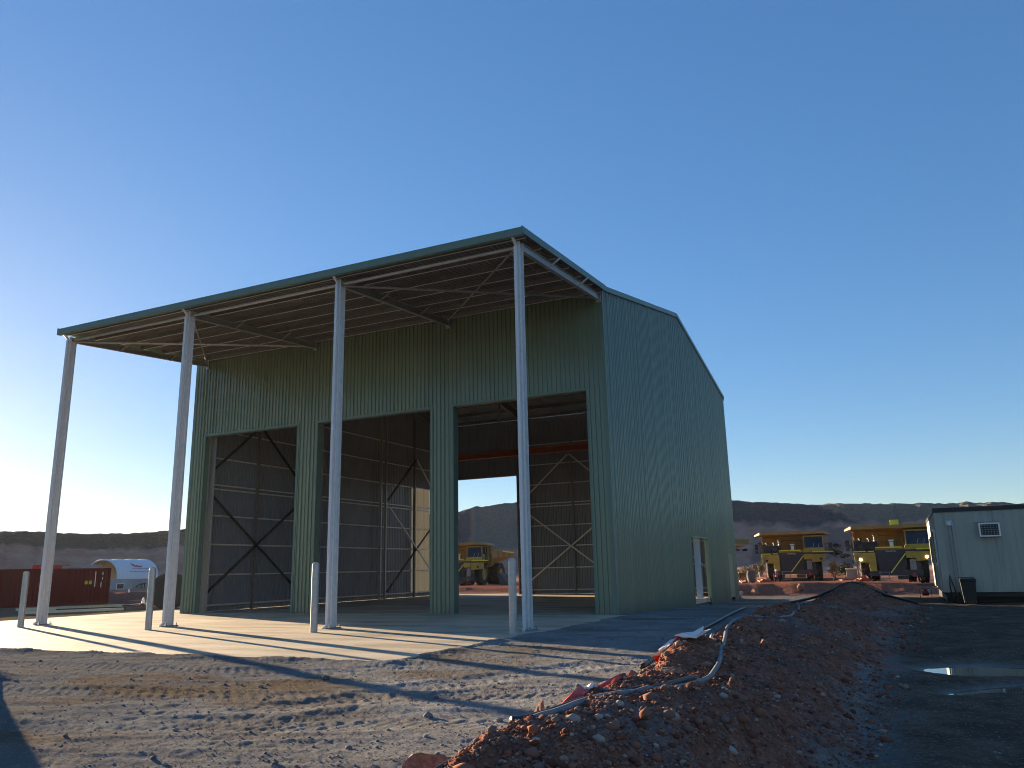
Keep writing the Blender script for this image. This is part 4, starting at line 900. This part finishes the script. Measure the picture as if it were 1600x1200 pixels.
mb = MB(); p = o + n * .05; mb.quad(p + u * s0 + V((0, 0, z0)), p + u * s1 + V((0, 0, z0)), p + u * s1 + V((0, 0, z1)), p + u * s0 + V((0, 0, z1))); mb.build('pane', 'glass_dark', w_)
c, o, u, n, wl = container('shipping_container', (-96.6, 88.9, -.36), math.atan2(r_.y, r_.x), 7.3, 1.85, ('office_blue_grey', 'office_blue_grey'), 'blue grey container under the dome with a white and red warning sign', 'container')
mb = MB()
def pl(pts, off):
    vs = [o + u * a + n * off + V((0, 0, z)) for a, z in pts]; return vs
vs = pl([(-5.0, .35), (-3.9, .35), (-3.9, 1.35), (-5.0, 1.35)], .05); mb.add(vs + [v + n * .02 for v in vs], [(0, 1, 2, 3), (7, 6, 5, 4), (0, 4, 5, 1), (1, 5, 6, 2), (2, 6, 7, 3), (3, 7, 4, 0)]); sg = mb.build('warning_sign', 'white_paint', wl)
mb = MB(); vs = pl([(-4.85, .45), (-4.05, .45), (-4.45, 1.27)], .075); mb.add(vs, [(0, 1, 2)]); mb.build('red_triangle', 'sign_red', sg)
mb = MB(); 
for s in (-6.0, -5.6): mb.tube([o + u * s + n * .08 + V((0, 0, .1)), o + u * s + n * .08 + V((0, 0, 1.35))], .07, 6)
mb.tube([o + u * -7.0 + n * .08 + V((0, 0, .5)), o + u * -6.4 + n * .1 + V((0, 0, 1.1)), o + u * -5.4 + n * .1 + V((0, 0, 1.3))], .09, 6); mb.build('door_gear', 'dark_steel', wl)

# cable drum beside the shed
dx, dy = -37.45, 33.35; dz = gz(dx, dy)
dr_ = thing('cable_drum', (dx, dy, dz), 'big black cable drum standing left of the shed behind a column', 'cable drum')
axd = V((.62, -.78, 0)).normalized()
for k in (-.5, .5):
    mb = MB(); mb.lathe([(-.05, .98), (.05, .98)], V((dx, dy, dz + .98)) + axd * k, axd, 40); mb.build('flange', 'black_plastic', dr_)
mb = MB(); mb.lathe([(-.45, .7), (.45, .7)], V((dx, dy, dz + .98)), axd, 28); mb.build('wound_cable', 'rubber', dr_)

# low bundles of steel lying between slab and container
for i, (a, c, w, h, lab, mt) in enumerate((((-47.2, 31.0), (-44.8, 36.2), .5, .16, 'pale flat steel bundle on the ground in front of the maroon container', 'galvanised'),
                                     ((-41.5, 27.4), (-38.9, 31.6), .35, .12, 'low galvanised purlin bundle lying beside the slab edge', 'galvanised'),
                                     ((-44.2, 31.4), (-42.2, 34.4), .25, .10, 'dark steel length lying on dry dirt near the container', 'dark_steel'))):
    mb = MB(); z = max(gz(*a), gz(*c)) + .06
    bt = thing('steel_bundle', ((a[0] + c[0]) / 2, (a[1] + c[1]) / 2, z - .06), lab, 'steel beams', 'steel lengths on the ground')
    k = 3 if w > .3 else 1
    dv = V((c[0] - a[0], c[1] - a[1], 0)).normalized(); pv = V((dv.y, -dv.x, 0))
    for j in range(k):
        mb = MB(); off = pv * ((j - (k - 1) / 2) * w / k)
        mb.ibeam(V((a[0], a[1], z + h / 2)) + off, V((c[0], c[1], z + h / 2 - .01)) + off, w / k * .9, h); mb.build('beam', mt, bt)
    mb = MB()
    for f_ in (.2, .8): p = V((a[0], a[1], z - .03)).lerp(V((c[0], c[1], z - .03)), f_); mb.beam(p - pv * w * .8, p + pv * w * .8, .1, .06)
    mb.build('bearer', 'timber', bt)
def sheet_heap(name, pts, h, m, label, cat, seed, group=None, nu=16):
    """crumpled ribbon of plastic along pts"""
    rr = random.Random(seed); mb = MB(); vs = []; k = len(pts)
    nu = k
    for i, (p, w) in enumerate(pts):
        d = V(pts[min(i + 1, k - 1)][0]) - V(pts[max(i - 1, 0)][0]); s = V((d.y, -d.x, 0)); s = s.normalized() if s.length > 0 else V((1, 0, 0))
        for j in range(5):
            f_ = (j / 4 - .5) * w
            vs.append(V(p) + s * f_ + V((rr.uniform(-.2, .2) * w, rr.uniform(-.2, .2) * w, abs(rr.gauss(0, .7)) * h + .008)))
    fs = [(i * 5 + j, i * 5 + j + 1, (i + 1) * 5 + j + 1, (i + 1) * 5 + j) for i in range(nu - 1) for j in range(4)]
    mb.add(vs, fs)
    if isinstance(m, tuple): mb.m = [((i // 4) // 2) % 2 for i in range(len(fs))]
    ob = mb.build(name, list(m) if isinstance(m, tuple) else m)
    md = ob.modifiers.new('thick', 'SOLIDIFY'); md.thickness = .004
    return tag(ob, label, cat, group)
def on_g(x, y, dz=0): return (x, y, gz(x, y) + dz)
sheet_heap('plastic_sheet', [(on_g(-48.2 + .35 * i, 38.6 + .35 * i), .8) for i in range(9)], .10, 'tape_white', 'crumpled white plastic sheet on the ground right of the maroon container', 'sheet', 3)
cz = gz(-47.6, 40.2)
cn = thing('traffic_cone', (-47.6, 40.2, cz), 'small bright white cone standing by the second bollard', 'cone')
mb = MB(); mb.lathe([(.03, .16), (.5, .04), (.52, .03)], (-47.6, 40.2, cz), (0, 0, 1), 16); mb.build('cone_body', 'white_paint', cn)
mb = MB(); mb.box(-47.82, -47.38, 39.98, 40.42, cz, cz + .03); mb.build('base', 'white_paint', cn)
def post(x, y, h, r, m, label, cat='post', lean=(0, 0)):
    z = gz(x, y); mb = MB(); mb.lathe([(-.1, r), (h - .03, r), (h, r * .7)], (x, y, z), (lean[0], lean[1], 1), 10); return tag(mb.build('marker_post', m, None, o=(x, y, z)), label, cat)
post(-69.6, 57.0, .75, .07, 'white_paint', 'thin white marker post in front of the blue grey office')

# ------------------------------------------------------------------ clutter in front of the trucks
def rock(x, y, sx, sy, sz, seed, m, label, group, name='rock', sink=.25, rz=0, z=None):
    rr = random.Random(seed); import bmesh
    bm = bmesh.new(); bmesh.ops.create_icosphere(bm, subdivisions=3, radius=1)
    pl_ = [V((rr.gauss(0, 1), rr.gauss(0, 1), rr.gauss(0, .8))).normalized() for _ in range(11)]
    of = [rr.uniform(.42, .8) for _ in pl_]
    for v in bm.verts:
        q = v.co.copy()
        for nn, d in zip(pl_, of):
            t = q.dot(nn)
            if t > d: q -= nn * (t - d) * .97
        q += V((rr.uniform(-.018, .018), rr.uniform(-.018, .018), rr.uniform(-.018, .018)))
        v.co = q
    me = D.meshes.new(name); bm.to_mesh(me); bm.free()
    ob = D.objects.new(name, me); COL.objects.link(ob); me.materials.append(M[m])
    ob.scale = (sx, sy, sz); ob.rotation_euler = (rr.uniform(-.2, .2), rr.uniform(-.2, .2), rz)
    ob.location = (x, y, (gz(x, y) if z is None else z) + sz * (1 - sink * 2))
    return tag(ob, label, 'rock', group)
RG = 'red rocks along the foot of the windrow'
rock(-3.5, 5.85, .30, .21, .20, 1, 'rock_red', 'large rounded red boulder at the bottom edge by the near end of the windrow', RG, rz=.5)
rock(-3.62, 8.1, .12, .09, .19, 17, 'rock_red', 'upright pointed red stone standing at the gravel edge', RG, sink=.12)
rock(-3.45, 7.55, .13, .1, .08, 3, 'rock_red', 'flat pinkish stone just below the upright pointed stone', RG)
rock(-3.12, 6.1, .26, .15, .11, 4, 'rock_red', 'low red slab between the boulder and the grey hose', RG, rz=.9)
rock(-3.05, 8.9, .2, .15, .13, 5, 'rock_red', 'orange red clod beside the tape on the windrow flank', RG, rz=.3)
rock(-2.62, 9.7, .18, .13, .10, 6, 'rock_red', 'red clod lying above the grey hose near its bend', RG)
rock(-2.1, 13.2, .08, .08, .07, 7, 'rock_red', 'small single red stone right of the hose curve', RG)
rock(-9.5, 58.1, .42, .35, .32, 8, 'rock_red', 'pale boulder on the face of the red bund, left of two', 'boulders on the red bund')
rock(-6.6, 58.2, .34, .3, .3, 9, 'rock_red', 'pale boulder on the face of the red bund, right of two', 'boulders on the red bund')
rock(-11.8, 70.8, .55, .4, .95, 10, 'rock_grey', 'tall grey boulder standing left of the first facing truck', 'boulders near the trucks', sink=.15)
rock(-44.0, 79.6, 1.3, 1.0, .8, 12, 'rock_grey', 'x', 'boulders near the trucks', sink=.2)
D.objects[-1]
bl = [o for o in D.objects if o.get('label') == 'x' and o.name.startswith('rock')][0]
bl['label'] = 'pale grey boulder right of the truck seen through the shed'; bl.location.x = -39.6; bl.location.y = 80.6; bl.location.z = gz(-39.6, 80.6) + .5
post(-11.1, 71.1, 1.0, .05, 'white_paint', 'short white post among orange mesh left of the first facing truck', lean=(-.08, 0))
# service box
sx_, sy_ = -4.35, 78.0; sz_ = gz(sx_, sy_)
sb = thing('service_box', (sx_, sy_, sz_), 'upright grey service box with white lid between the two facing trucks', 'box')
mb = MB(); mb.box(sx_ - .42, sx_ + .42, sy_ - .35, sy_ + .35, sz_, sz_ + .95); mb.build('body', 'container_grey', sb, bevel=.02)
mb = MB(); mb.box(sx_ - .46, sx_ + .46, sy_ - .39, sy_ + .39, sz_ + .951, sz_ + 1.05); mb.build('lid', 'white_paint', sb, bevel=.02)
# mesh barriers with stakes
def mesh_heap(x, y, rad_, h, m, label, seed):
    rr = random.Random(seed); pts = []
    for i in range(12):
        a = i * 1.9; r0 = rad_ * (i / 12) ** .6; pts.append((on_g(x + r0 * math.cos(a), y + r0 * math.sin(a), rr.uniform(0, h * .5)), .5))
    return sheet_heap('barrier_mesh', pts, h * .35, m, label, 'safety mesh', seed, 'orange safety mesh around the yard')
mesh_heap(-10.6, 69.6, .7, .6, 'mesh_orange', 'crumpled orange safety mesh below the white post', 21)
mesh_heap(-12.5, 71.5, .5, .5, 'mesh_pink', 'faded pink safety mesh left of the tall grey boulder', 22)
mesh_heap(-2.7, 60.0, .45, .5, 'mesh_orange', 'orange safety mesh draped round a timber stake left of the second truck', 23)
mesh_heap(-4.3, 68.5, .8, .35, 'mesh_pink', 'low pinkish safety mesh right of the first facing truck', 24)
sk = gz(-2.75, 59.95); st_ = thing('timber_stake', (-2.75, 59.95, sk), 'leaning pale timber stake with brace left of the second truck', 'stake')
mb = MB(); mb.beam((-2.85, 59.95, sk), (-2.98, 59.95, sk + 1.35), .09, .05); mb.build('stake', 'timber', st_)
mb = MB(); mb.beam((-2.35, 60.0, sk), (-2.93, 60.0, sk + 1.1), .05, .05); mb.build('brace', 'timber', st_)
# crouching worker
px_, py_ = -11.1, 80.9; pz_ = gz(px_, py_)
pe = thing('person', (px_, py_, pz_), 'worker crouching in orange vest and white helmet in front of the truck', 'person', local=True)
def skin_body(name, pts, edges_, radii, mt, parent):
    me = D.meshes.new(name); me.from_pydata(pts, edges_, []); ob = D.objects.new(name, me); COL.objects.link(ob); ob.parent = parent
    md = ob.modifiers.new('skin', 'SKIN'); 
    for i, r0 in enumerate(radii): me.skin_vertices[0].data[i].radius = (r0, r0)
    me.skin_vertices[0].data[0].use_root = True
    sd = ob.modifiers.new('sub', 'SUBSURF'); sd.levels = sd.render_levels = 2
    me.materials.append(M[mt]); return ob
bp_ = [(0, .1, .38), (0, .02, .62), (0, -.04, .82), (0, -.08, .94), (0, -.12, 1.06), (-.11, .05, .38), (-.2, -.3, .52), (-.2, -.12, .08), (-.2, -.3, .05), (.11, .05, .38), (.2, -.3, .52), (.2, -.12, .08), (.2, -.3, .05), (-.19, -.06, .82), (-.26, -.26, .62), (-.14, -.42, .5), (.19, -.06, .82), (.26, -.26, .62), (.14, -.42, .5)]
be = [(0, 1), (1, 2), (2, 3), (3, 4), (0, 5), (5, 6), (6, 7), (7, 8), (0, 9), (9, 10), (10, 11), (11, 12), (2, 13), (13, 14), (14, 15), (2, 16), (16, 17), (17, 18)]
skin_body('body', bp_, be, [.15, .15, .15, .06, .10, .11, .085, .06, .055, .11, .085, .06, .055, .075, .055, .04, .075, .055, .04], 'navy_cloth', pe)
mb = MB(); mb.lathe([(0, .17), (.12, .185), (.3, .19), (.42, .17), (.48, .10)], (0, .06, .45), (0, -.18, .98), 18); mb.build('vest', 'orange_cloth', pe, smooth=True)
mb = MB(); mb.lathe([(0, .06), (.03, .10), (.10, .105), (.17, .09)], (0, -.1, .96), (0, -.2, 1), 14); mb.build('face', 'skin', pe, smooth=True)
mb = MB(); mb.lathe([(0, .165), (.015, .165), (.02, .135), (.08, .125), (.13, .08), (.15, .02)], (0, -.13, 1.07), (0, -.2, 1), 18); mb.build('helmet', 'white_paint', pe, smooth=True)

# ------------------------------------------------------------------ shrubs
def leaf_clump(mb, c, rad3, n, size, rr, squash=.75):
    for _ in range(n):
        while True:
            q = V((rr.uniform(-1, 1), rr.uniform(-1, 1), rr.uniform(-.6, 1)))
            if q.length < 1: break
        q = q * (.45 + .55 * rr.random())
        p = V(c) + V((q.x * rad3[0], q.y * rad3[1], q.z * rad3[2]))
        a = V((rr.gauss(0, 1), rr.gauss(0, 1), rr.gauss(.3, 1))).normalized(); b_ = a.orthogonal().normalized()
        s = size * rr.uniform(.5, 1.3)
        mb.add([p, p + a * s * .5 + b_ * s * .22, p + a * s, p + a * s * .5 - b_ * s * .22], [(0, 1, 2, 3)])
def shrub(x, y, rx, h, n, size, m, label, seed, group, z=None):
    rr = random.Random(seed); z = gz(x, y) if z is None else z
    s = thing('shrub', (x, y, z), label, 'shrub', group)
    mb = MB()
    for _ in range(5): leaf_clump(mb, (x + rr.uniform(-.5, .5) * rx, y + rr.uniform(-.4, .4) * rx, z + h * rr.uniform(.4, .75)), (rx * .6, rx * .6, h * .38), n // 5, size, rr)
    mb.build('foliage', m, s)
    mb = MB()
    for _ in range(6): mb.tube([(x + rr.uniform(-.08, .08), y, z - .05), (x + rr.uniform(-.3, .3) * rx, y + rr.uniform(-.3, .3) * rx, z + h * .5), (x + rr.uniform(-.8, .8) * rx, y + rr.uniform(-.8, .8) * rx, z + h * .85)], [.03, .02, .008], 5)
    mb.build('stem', 'stem_wood', s)
    return s
SG = 'shrubs beside the facing trucks'
shrub(-11.7, 74.5, .55, 1.9, 500, .22, 'dry_leaf', 'dry yellow shrub behind the tall grey boulder', 31, SG)
shrub(-13.4, 76.0, .9, 1.5, 500, .22, 'dry_leaf', 'dry straw coloured shrub at the shed rear corner', 32, SG)
shrub(-4.9, 79.5, .9, 1.7, 700, .2, 'green_leaf', 'dark green bush right of the first facing truck', 33, SG)
shrub(-6.0, 80.5, .6, 1.9, 400, .22, 'dry_leaf', 'thin dry shrub against the right tyre of the first facing truck', 34, SG)
HS = [(-8.6, 183.3, 'leftmost'), (-7.2, 184, ''), (-6.45, 184, ''), (-6.6, 180, ''), (-9.8, 180, ''), (-10.2, 181, ''), (-3.85, 182, ''), (-3.1, 180, ''), (-3.8, 178, ''), (-3.6, 175, ''), (-2.3, 184, ''), (-4.3, 178, ''), (-1.2, 181, ''), (-8.0, 176, ''), (-5.4, 186, ''), (-2.6, 175, '')]
first = None
for i, (az, r0, _) in enumerate(HS):
    r0 = r0 - 2
    x, y = r0 * math.sin(math.radians(az)), r0 * math.cos(math.radians(az)); z = hill_z(az, r0)
    if first is None:
        first = shrub(x, y, 1.0, 1.0, 160, .5, 'scrub_leaf', 'small dark scrub clump on the red dump slope behind the trucks', 41, 'dark scrub dotted over the dump slope', z=z - .2); s = first
    else: s = copy_tree(first)
    s.location = (x, y, z - .15); k = rng.uniform(.7, 1.5); s.scale = (k * 1.3, k, k * .75); s.rotation_euler = (0, 0, rng.uniform(0, 6))

# ------------------------------------------------------------------ hoses, cables, tape on the windrow
def smooth_path(pts, n=8):
    out = []
    P = [V(p) for p in pts]
    for i in range(len(P) - 1):
        p0, p1, p2, p3 = P[max(i - 1, 0)], P[i], P[i + 1], P[min(i + 2, len(P) - 1)]
        for k in range(n):
            t = k / n; out.append(.5 * ((2 * p1) + (-p0 + p2) * t + (2 * p0 - 5 * p1 + 4 * p2 - p3) * t * t + (-p0 + 3 * p1 - 3 * p2 + p3) * t ** 3))
    return out + [P[-1]]
def lay(name, xy, r, m, label, cat, dz=0, group=None):
    pts = smooth_path([(x, y, 0) for x, y in xy]); 
    zs = height(np.array([p.x for p in pts]), np.array([p.y for p in pts]))
    k = 11; zs2 = [max(zs[max(0, i - k):i + k + 1].mean() + .01, zs[i] - r * 1.2) for i in range(len(zs))]
    mb = MB(); mb.tube([(p.x, p.y, z + r * .8 + dz) for p, z in zip(pts, zs2)], r, 10); return tag(mb.build(name, m, smooth=True), label, cat, group)
HX = [(-2.6, 5.7), (-2.57, 6.1), (-2.52, 7.1), (-2.28, 8.0), (-2.14, 9.1), (-2.2, 10.2), (-2.38, 11.4), (-2.72, 13.4), (-3.0, 15.0), (-3.1, 16.4), (-2.88, 16.9), (-2.6, 17.2), (-2.42, 18.6), (-2.48, 20.7), (-2.75, 24.0), (-3.0, 27.2), (-3.2, 29.6)]
lay('water_hose', HX, .029, 'hose_grey', 'thick grey water hose winding along the windrow crest', 'hose')
lay('water_hose', [(-2.72, 5.6)] + [(x - .07, y + .1) for x, y in HX[:5]], .03, 'black_plastic', 'thin black hose lying beside the grey one at its near end', 'hose')
lay('power_cable', [(-2.8, 4.4), (-2.85, 5.3), (-2.78, 6.2), (-2.86, 7.3), (-3.0, 8.4), (-3.05, 9.6)], .018, 'black_plastic', 'thin black cable running past the red boulder', 'cable')
lay('poly_pipe', [(-4.05, 13.2), (-4.35, 16), (-4.7, 19.5), (-5.05, 23.5), (-5.5, 28.5), (-5.75, 32.5)], .045, 'black_plastic', 'straight black poly pipe on the gravel beside the windrow', 'pipe', dz=.02)
lay('power_cable', [(-4.2, 30.5), (-3.3, 31.6), (-2.6, 32.2), (-1.9, 32.4), (-1.2, 32.2), (-.5, 31.6), (.2, 31.0)], .045, 'black_plastic', 'black cable draped over the far heap of the windrow', 'cable', dz=.02)
TG = 'red and white barrier tape on the windrow'
sheet_heap('barrier_tape', [(on_g(-2.72 - .03 * i + .05 * math.sin(i * 1.3), 6.6 + .3 * i, .02), .10) for i in range(10)], .03, ('tape_red', 'tape_white'), 'twisted red and white tape strip along the foot of the windrow beside the hose', 'tape', 51, TG)
sheet_heap('barrier_tape', [(on_g(-3.38 + .09 * i, 11.4 + .2 * math.sin(i * 1.7), .03), .22) for i in range(9)], .06, ('tape_red', 'tape_white', ), 'bunched red and white tape heap at the near end of the poly pipe', 'tape', 52, TG)
sheet_heap('barrier_tape', [(on_g(-3.32 - .03 * i + .08 * math.sin(i * 2.1), 12.4 + .42 * i, .02), .13) for i in range(11)], .07, ('tape_red', 'tape_white'), 'long loop of red tape lying along the poly pipe', 'tape', 53, TG)
sheet_heap('barrier_tape', [(on_g(-3.2 + .22 * math.sin(i / 9 * 3.1), 12.0 + .3 * i, .02), .035) for i in range(10)], .04, ('tape_white', 'tape_white'), 'thin white tape strand curving back to the bunched heap', 'tape', 54, TG)
sheet_heap('barrier_mesh', [(on_g(-2.95 - .05 * i + .06 * math.sin(i * 2.3), 9.2 + .24 * i, .03), .17) for i in range(9)], .05, 'mesh_orange', 'torn orange mesh strip strewn along the windrow crest left of the hose', 'safety mesh', 56, 'orange safety mesh around the yard')
sheet_heap('plastic_bag', [(on_g(-3.75 + .04 * i, 15.4 + .13 * i, .06), .26) for i in range(7)], .09, 'tape_white', 'clear whitish plastic bag caught on the poly pipe', 'bag', 55)

# ------------------------------------------------------------------ loose stones (uncountable)
def stones(name, n, seed, m):
    r2 = np.random.RandomState(seed)
    import bmesh
    bm = bmesh.new(); bmesh.ops.create_icosphere(bm, subdivisions=1, radius=1); bv = np.array([v.co[:] for v in bm.verts]); bf = np.array([[v.index for v in f.verts] for f in bm.faces]); bm.free()
    vars_ = [bv * (1 + .42 * (r2.rand(len(bv), 1) - .5)) for _ in range(16)]
    C = []
    # windrow stones, denser and finer up close
    k1 = int(n * .5); yy = 4.2 * (34 / 4.2) ** (r2.rand(k1) ** 1.15); tq = r2.rand(k1) ** 1.1 * 1.2 - .1
    xx = berm_xl(yy) + tq * (berm_xr(yy) - berm_xl(yy)); C.append(np.stack([xx, yy], -1))
    k2 = n - k1; rr = 5 * (28 / 5) ** r2.rand(k2); aa = np.radians(np.where(r2.rand(k2) < .9, r2.uniform(-62, -10, k2), r2.uniform(-10, 14, k2))); C.append(np.stack([rr * np.sin(aa), rr * np.cos(aa)], -1))
    C = np.concatenate(C); x, y = C[:, 0], C[:, 1]
    ok = ~((x > -34.6) & (x < -8.8) & (y > 12.9) & (y < 53)) & ~((x > -.6) & (y > 15.6) & (y < 18.4)); C = C[ok]; x, y = C[:, 0], C[:, 1]
    isb = (berm_prof(x, y) > -.1) & (berm_prof(x, y) < 1.1)
    z = height(x, y)
    s = np.exp(r2.normal(-5.05, .62, len(x))) * (1 + .03 * y); s = s * np.where(r2.rand(len(x)) < .025, 2.8, 1); s = np.clip(s * np.where(isb, 1.15, .5), .003, .075)
    Vs = np.empty((len(x), len(bv), 3), np.float32)
    for i in range(len(x)):
        a = r2.rand() * 6.28; c, s_ = math.cos(a), math.sin(a); q = vars_[i % 16] * np.array([1, .75 + .3 * r2.rand(), .65]) * s[i]
        Vs[i, :, 0] = q[:, 0] * c - q[:, 1] * s_ + x[i]; Vs[i, :, 1] = q[:, 0] * s_ + q[:, 1] * c + y[i]; Vs[i, :, 2] = q[:, 2] + z[i] + s[i] * .2
    F = (bf[None] + (np.arange(len(x)) * len(bv))[:, None, None]).reshape(-1, 3)
    me = D.meshes.new(name); me.vertices.add(Vs.size // 3); me.vertices.foreach_set('co', Vs.ravel())
    me.loops.add(F.size); me.loops.foreach_set('vertex_index', F.ravel().astype(np.int32)); me.polygons.add(len(F)); me.polygons.foreach_set('loop_start', np.arange(0, F.size, 3, dtype=np.int32))
    me.update(calc_edges=True)
    ca = me.attributes.new('onred', 'FLOAT', 'POINT'); ca.data.foreach_set('value', np.repeat(isb.astype(np.float32), len(bv)))
    ob = D.objects.new(name, me); COL.objects.link(ob); me.materials.append(m); return tag(ob, kind='stuff')
m = D.materials.new('stone_mix'); m.use_nodes = True; N = m.node_tree.nodes; L = m.node_tree.links; b = N['Principled BSDF']; b.inputs['Roughness'].default_value = .9; b.inputs['Specular IOR Level'].default_value = .05
g = N.new('ShaderNodeNewGeometry'); at = N.new('ShaderNodeAttribute'); at.attribute_name = 'onred'
def ramp(cols):
    r0 = N.new('ShaderNodeValToRGB'); e = r0.color_ramp.elements
    while len(e) < len(cols): e.new(.5)
    for i, (p, c_) in enumerate(cols): e[i].position = p; e[i].color = (*c_, 1)
    L.new(g.outputs['Random Per Island'], r0.inputs[0]); return r0.outputs[0]
ra = ramp([(0, (.09, .09, .09)), (.5, (.19, .185, .18)), (.85, (.28, .26, .23)), (1, (.2, .12, .085))])
rb = ramp([(0, (.11, .04, .027)), (.45, (.27, .11, .068)), (.8, (.19, .115, .09)), (.95, (.32, .20, .15)), (1, (.37, .31, .27))])
mx = N.new('ShaderNodeMix'); mx.data_type = 'RGBA'; L.new(at.outputs['Fac'], mx.inputs[0]); L.new(ra, mx.inputs[6]); L.new(rb, mx.inputs[7]); L.new(mx.outputs[2], b.inputs['Base Color'])
stones('loose_stones', 60000, 5, m)

# ------------------------------------------------------------------ camera
yaw, pit, rol = math.radians(-25.425), math.radians(13.153), math.radians(-1.286)
fw_ = V((math.sin(yaw) * math.cos(pit), math.cos(yaw) * math.cos(pit), math.sin(pit)))
rt = V((math.cos(yaw), -math.sin(yaw), 0)); up_ = rt.cross(fw_)
r2_ = rt * math.cos(rol) + up_ * math.sin(rol); u2_ = -rt * math.sin(rol) + up_ * math.cos(rol)
cd = D.cameras.new('camera'); cam = D.objects.new('camera', cd); COL.objects.link(cam)
cd.sensor_width = 36; cd.lens = 1245.133 / 1600 * 36; cd.clip_start = .1; cd.clip_end = 6000
mw = Matrix((r2_, u2_, -fw_)).transposed().to_4x4(); mw.translation = (0, 0, 1.6); cam.matrix_world = mw
SC.camera = cam

# ------------------------------------------------------------------ dusty air
mb = MB(); mb.box(-3600, 3600, -3600, 3600, -14, 26)
hz = D.materials.new('dusty_air'); hz.use_nodes = True; n_ = hz.node_tree.nodes; n_.remove(n_['Principled BSDF'])
pv_ = n_.new('ShaderNodeVolumePrincipled'); pv_.inputs['Color'].default_value = (.92, .88, .84, 1); pv_.inputs['Density'].default_value = .00009; pv_.inputs['Anisotropy'].default_value = .2
hz.node_tree.links.new(pv_.outputs[0], n_['Material Output'].inputs['Volume']); MATS['dusty_air'] = hz
tag(mb.build('haze', 'dusty_air'), kind='stuff')

# ------------------------------------------------------------------ light
sd = V((-.912, .410, 0)).normalized(); el = math.radians(7.7); sd = V((sd.x * math.cos(el), sd.y * math.cos(el), math.sin(el)))
W = D.worlds.new('World'); SC.world = W; W.use_nodes = True; nt = W.node_tree
bg = nt.nodes['Background']; sk_ = nt.nodes.new('ShaderNodeTexSky'); sk_.sky_type = 'NISHITA'; sk_.sun_disc = False
sk_.sun_elevation = el; sk_.sun_rotation = math.atan2(sd.x, sd.y); sk_.altitude = 1000; sk_.air_density = 1.0; sk_.dust_density = .35; sk_.ozone_density = 3.3
gm_ = nt.nodes.new('ShaderNodeGamma'); gm_.inputs[1].default_value = .6; hs_ = nt.nodes.new('ShaderNodeHueSaturation'); hs_.inputs['Saturation'].default_value = 1.36; hs_.inputs['Hue'].default_value = .513
nt.links.new(sk_.outputs[0], gm_.inputs[0]); nt.links.new(gm_.outputs[0], hs_.inputs['Color']); nt.links.new(hs_.outputs[0], bg.inputs[0]); bg.inputs[1].default_value = .082
ld = D.lights.new('sun', 'SUN'); ld.energy = 4.3; ld.angle = math.radians(.5); ld.color = (1, .78, .50)
lo = D.objects.new('sun', ld); COL.objects.link(lo); lo.rotation_euler = sd.to_track_quat('Z', 'Y').to_euler()

for o in D.objects:
    if '_o' in o: del o['_o']
vs_ = SC.view_settings; vs_.view_transform = 'Standard'; vs_.look = 'None'; vs_.exposure = 2.15; vs_.gamma = 1; vs_.use_curve_mapping = False
SC.cycles.use_denoising = True; SC.cycles.filter_width = 1.0
SC.cycles.max_bounces = 6
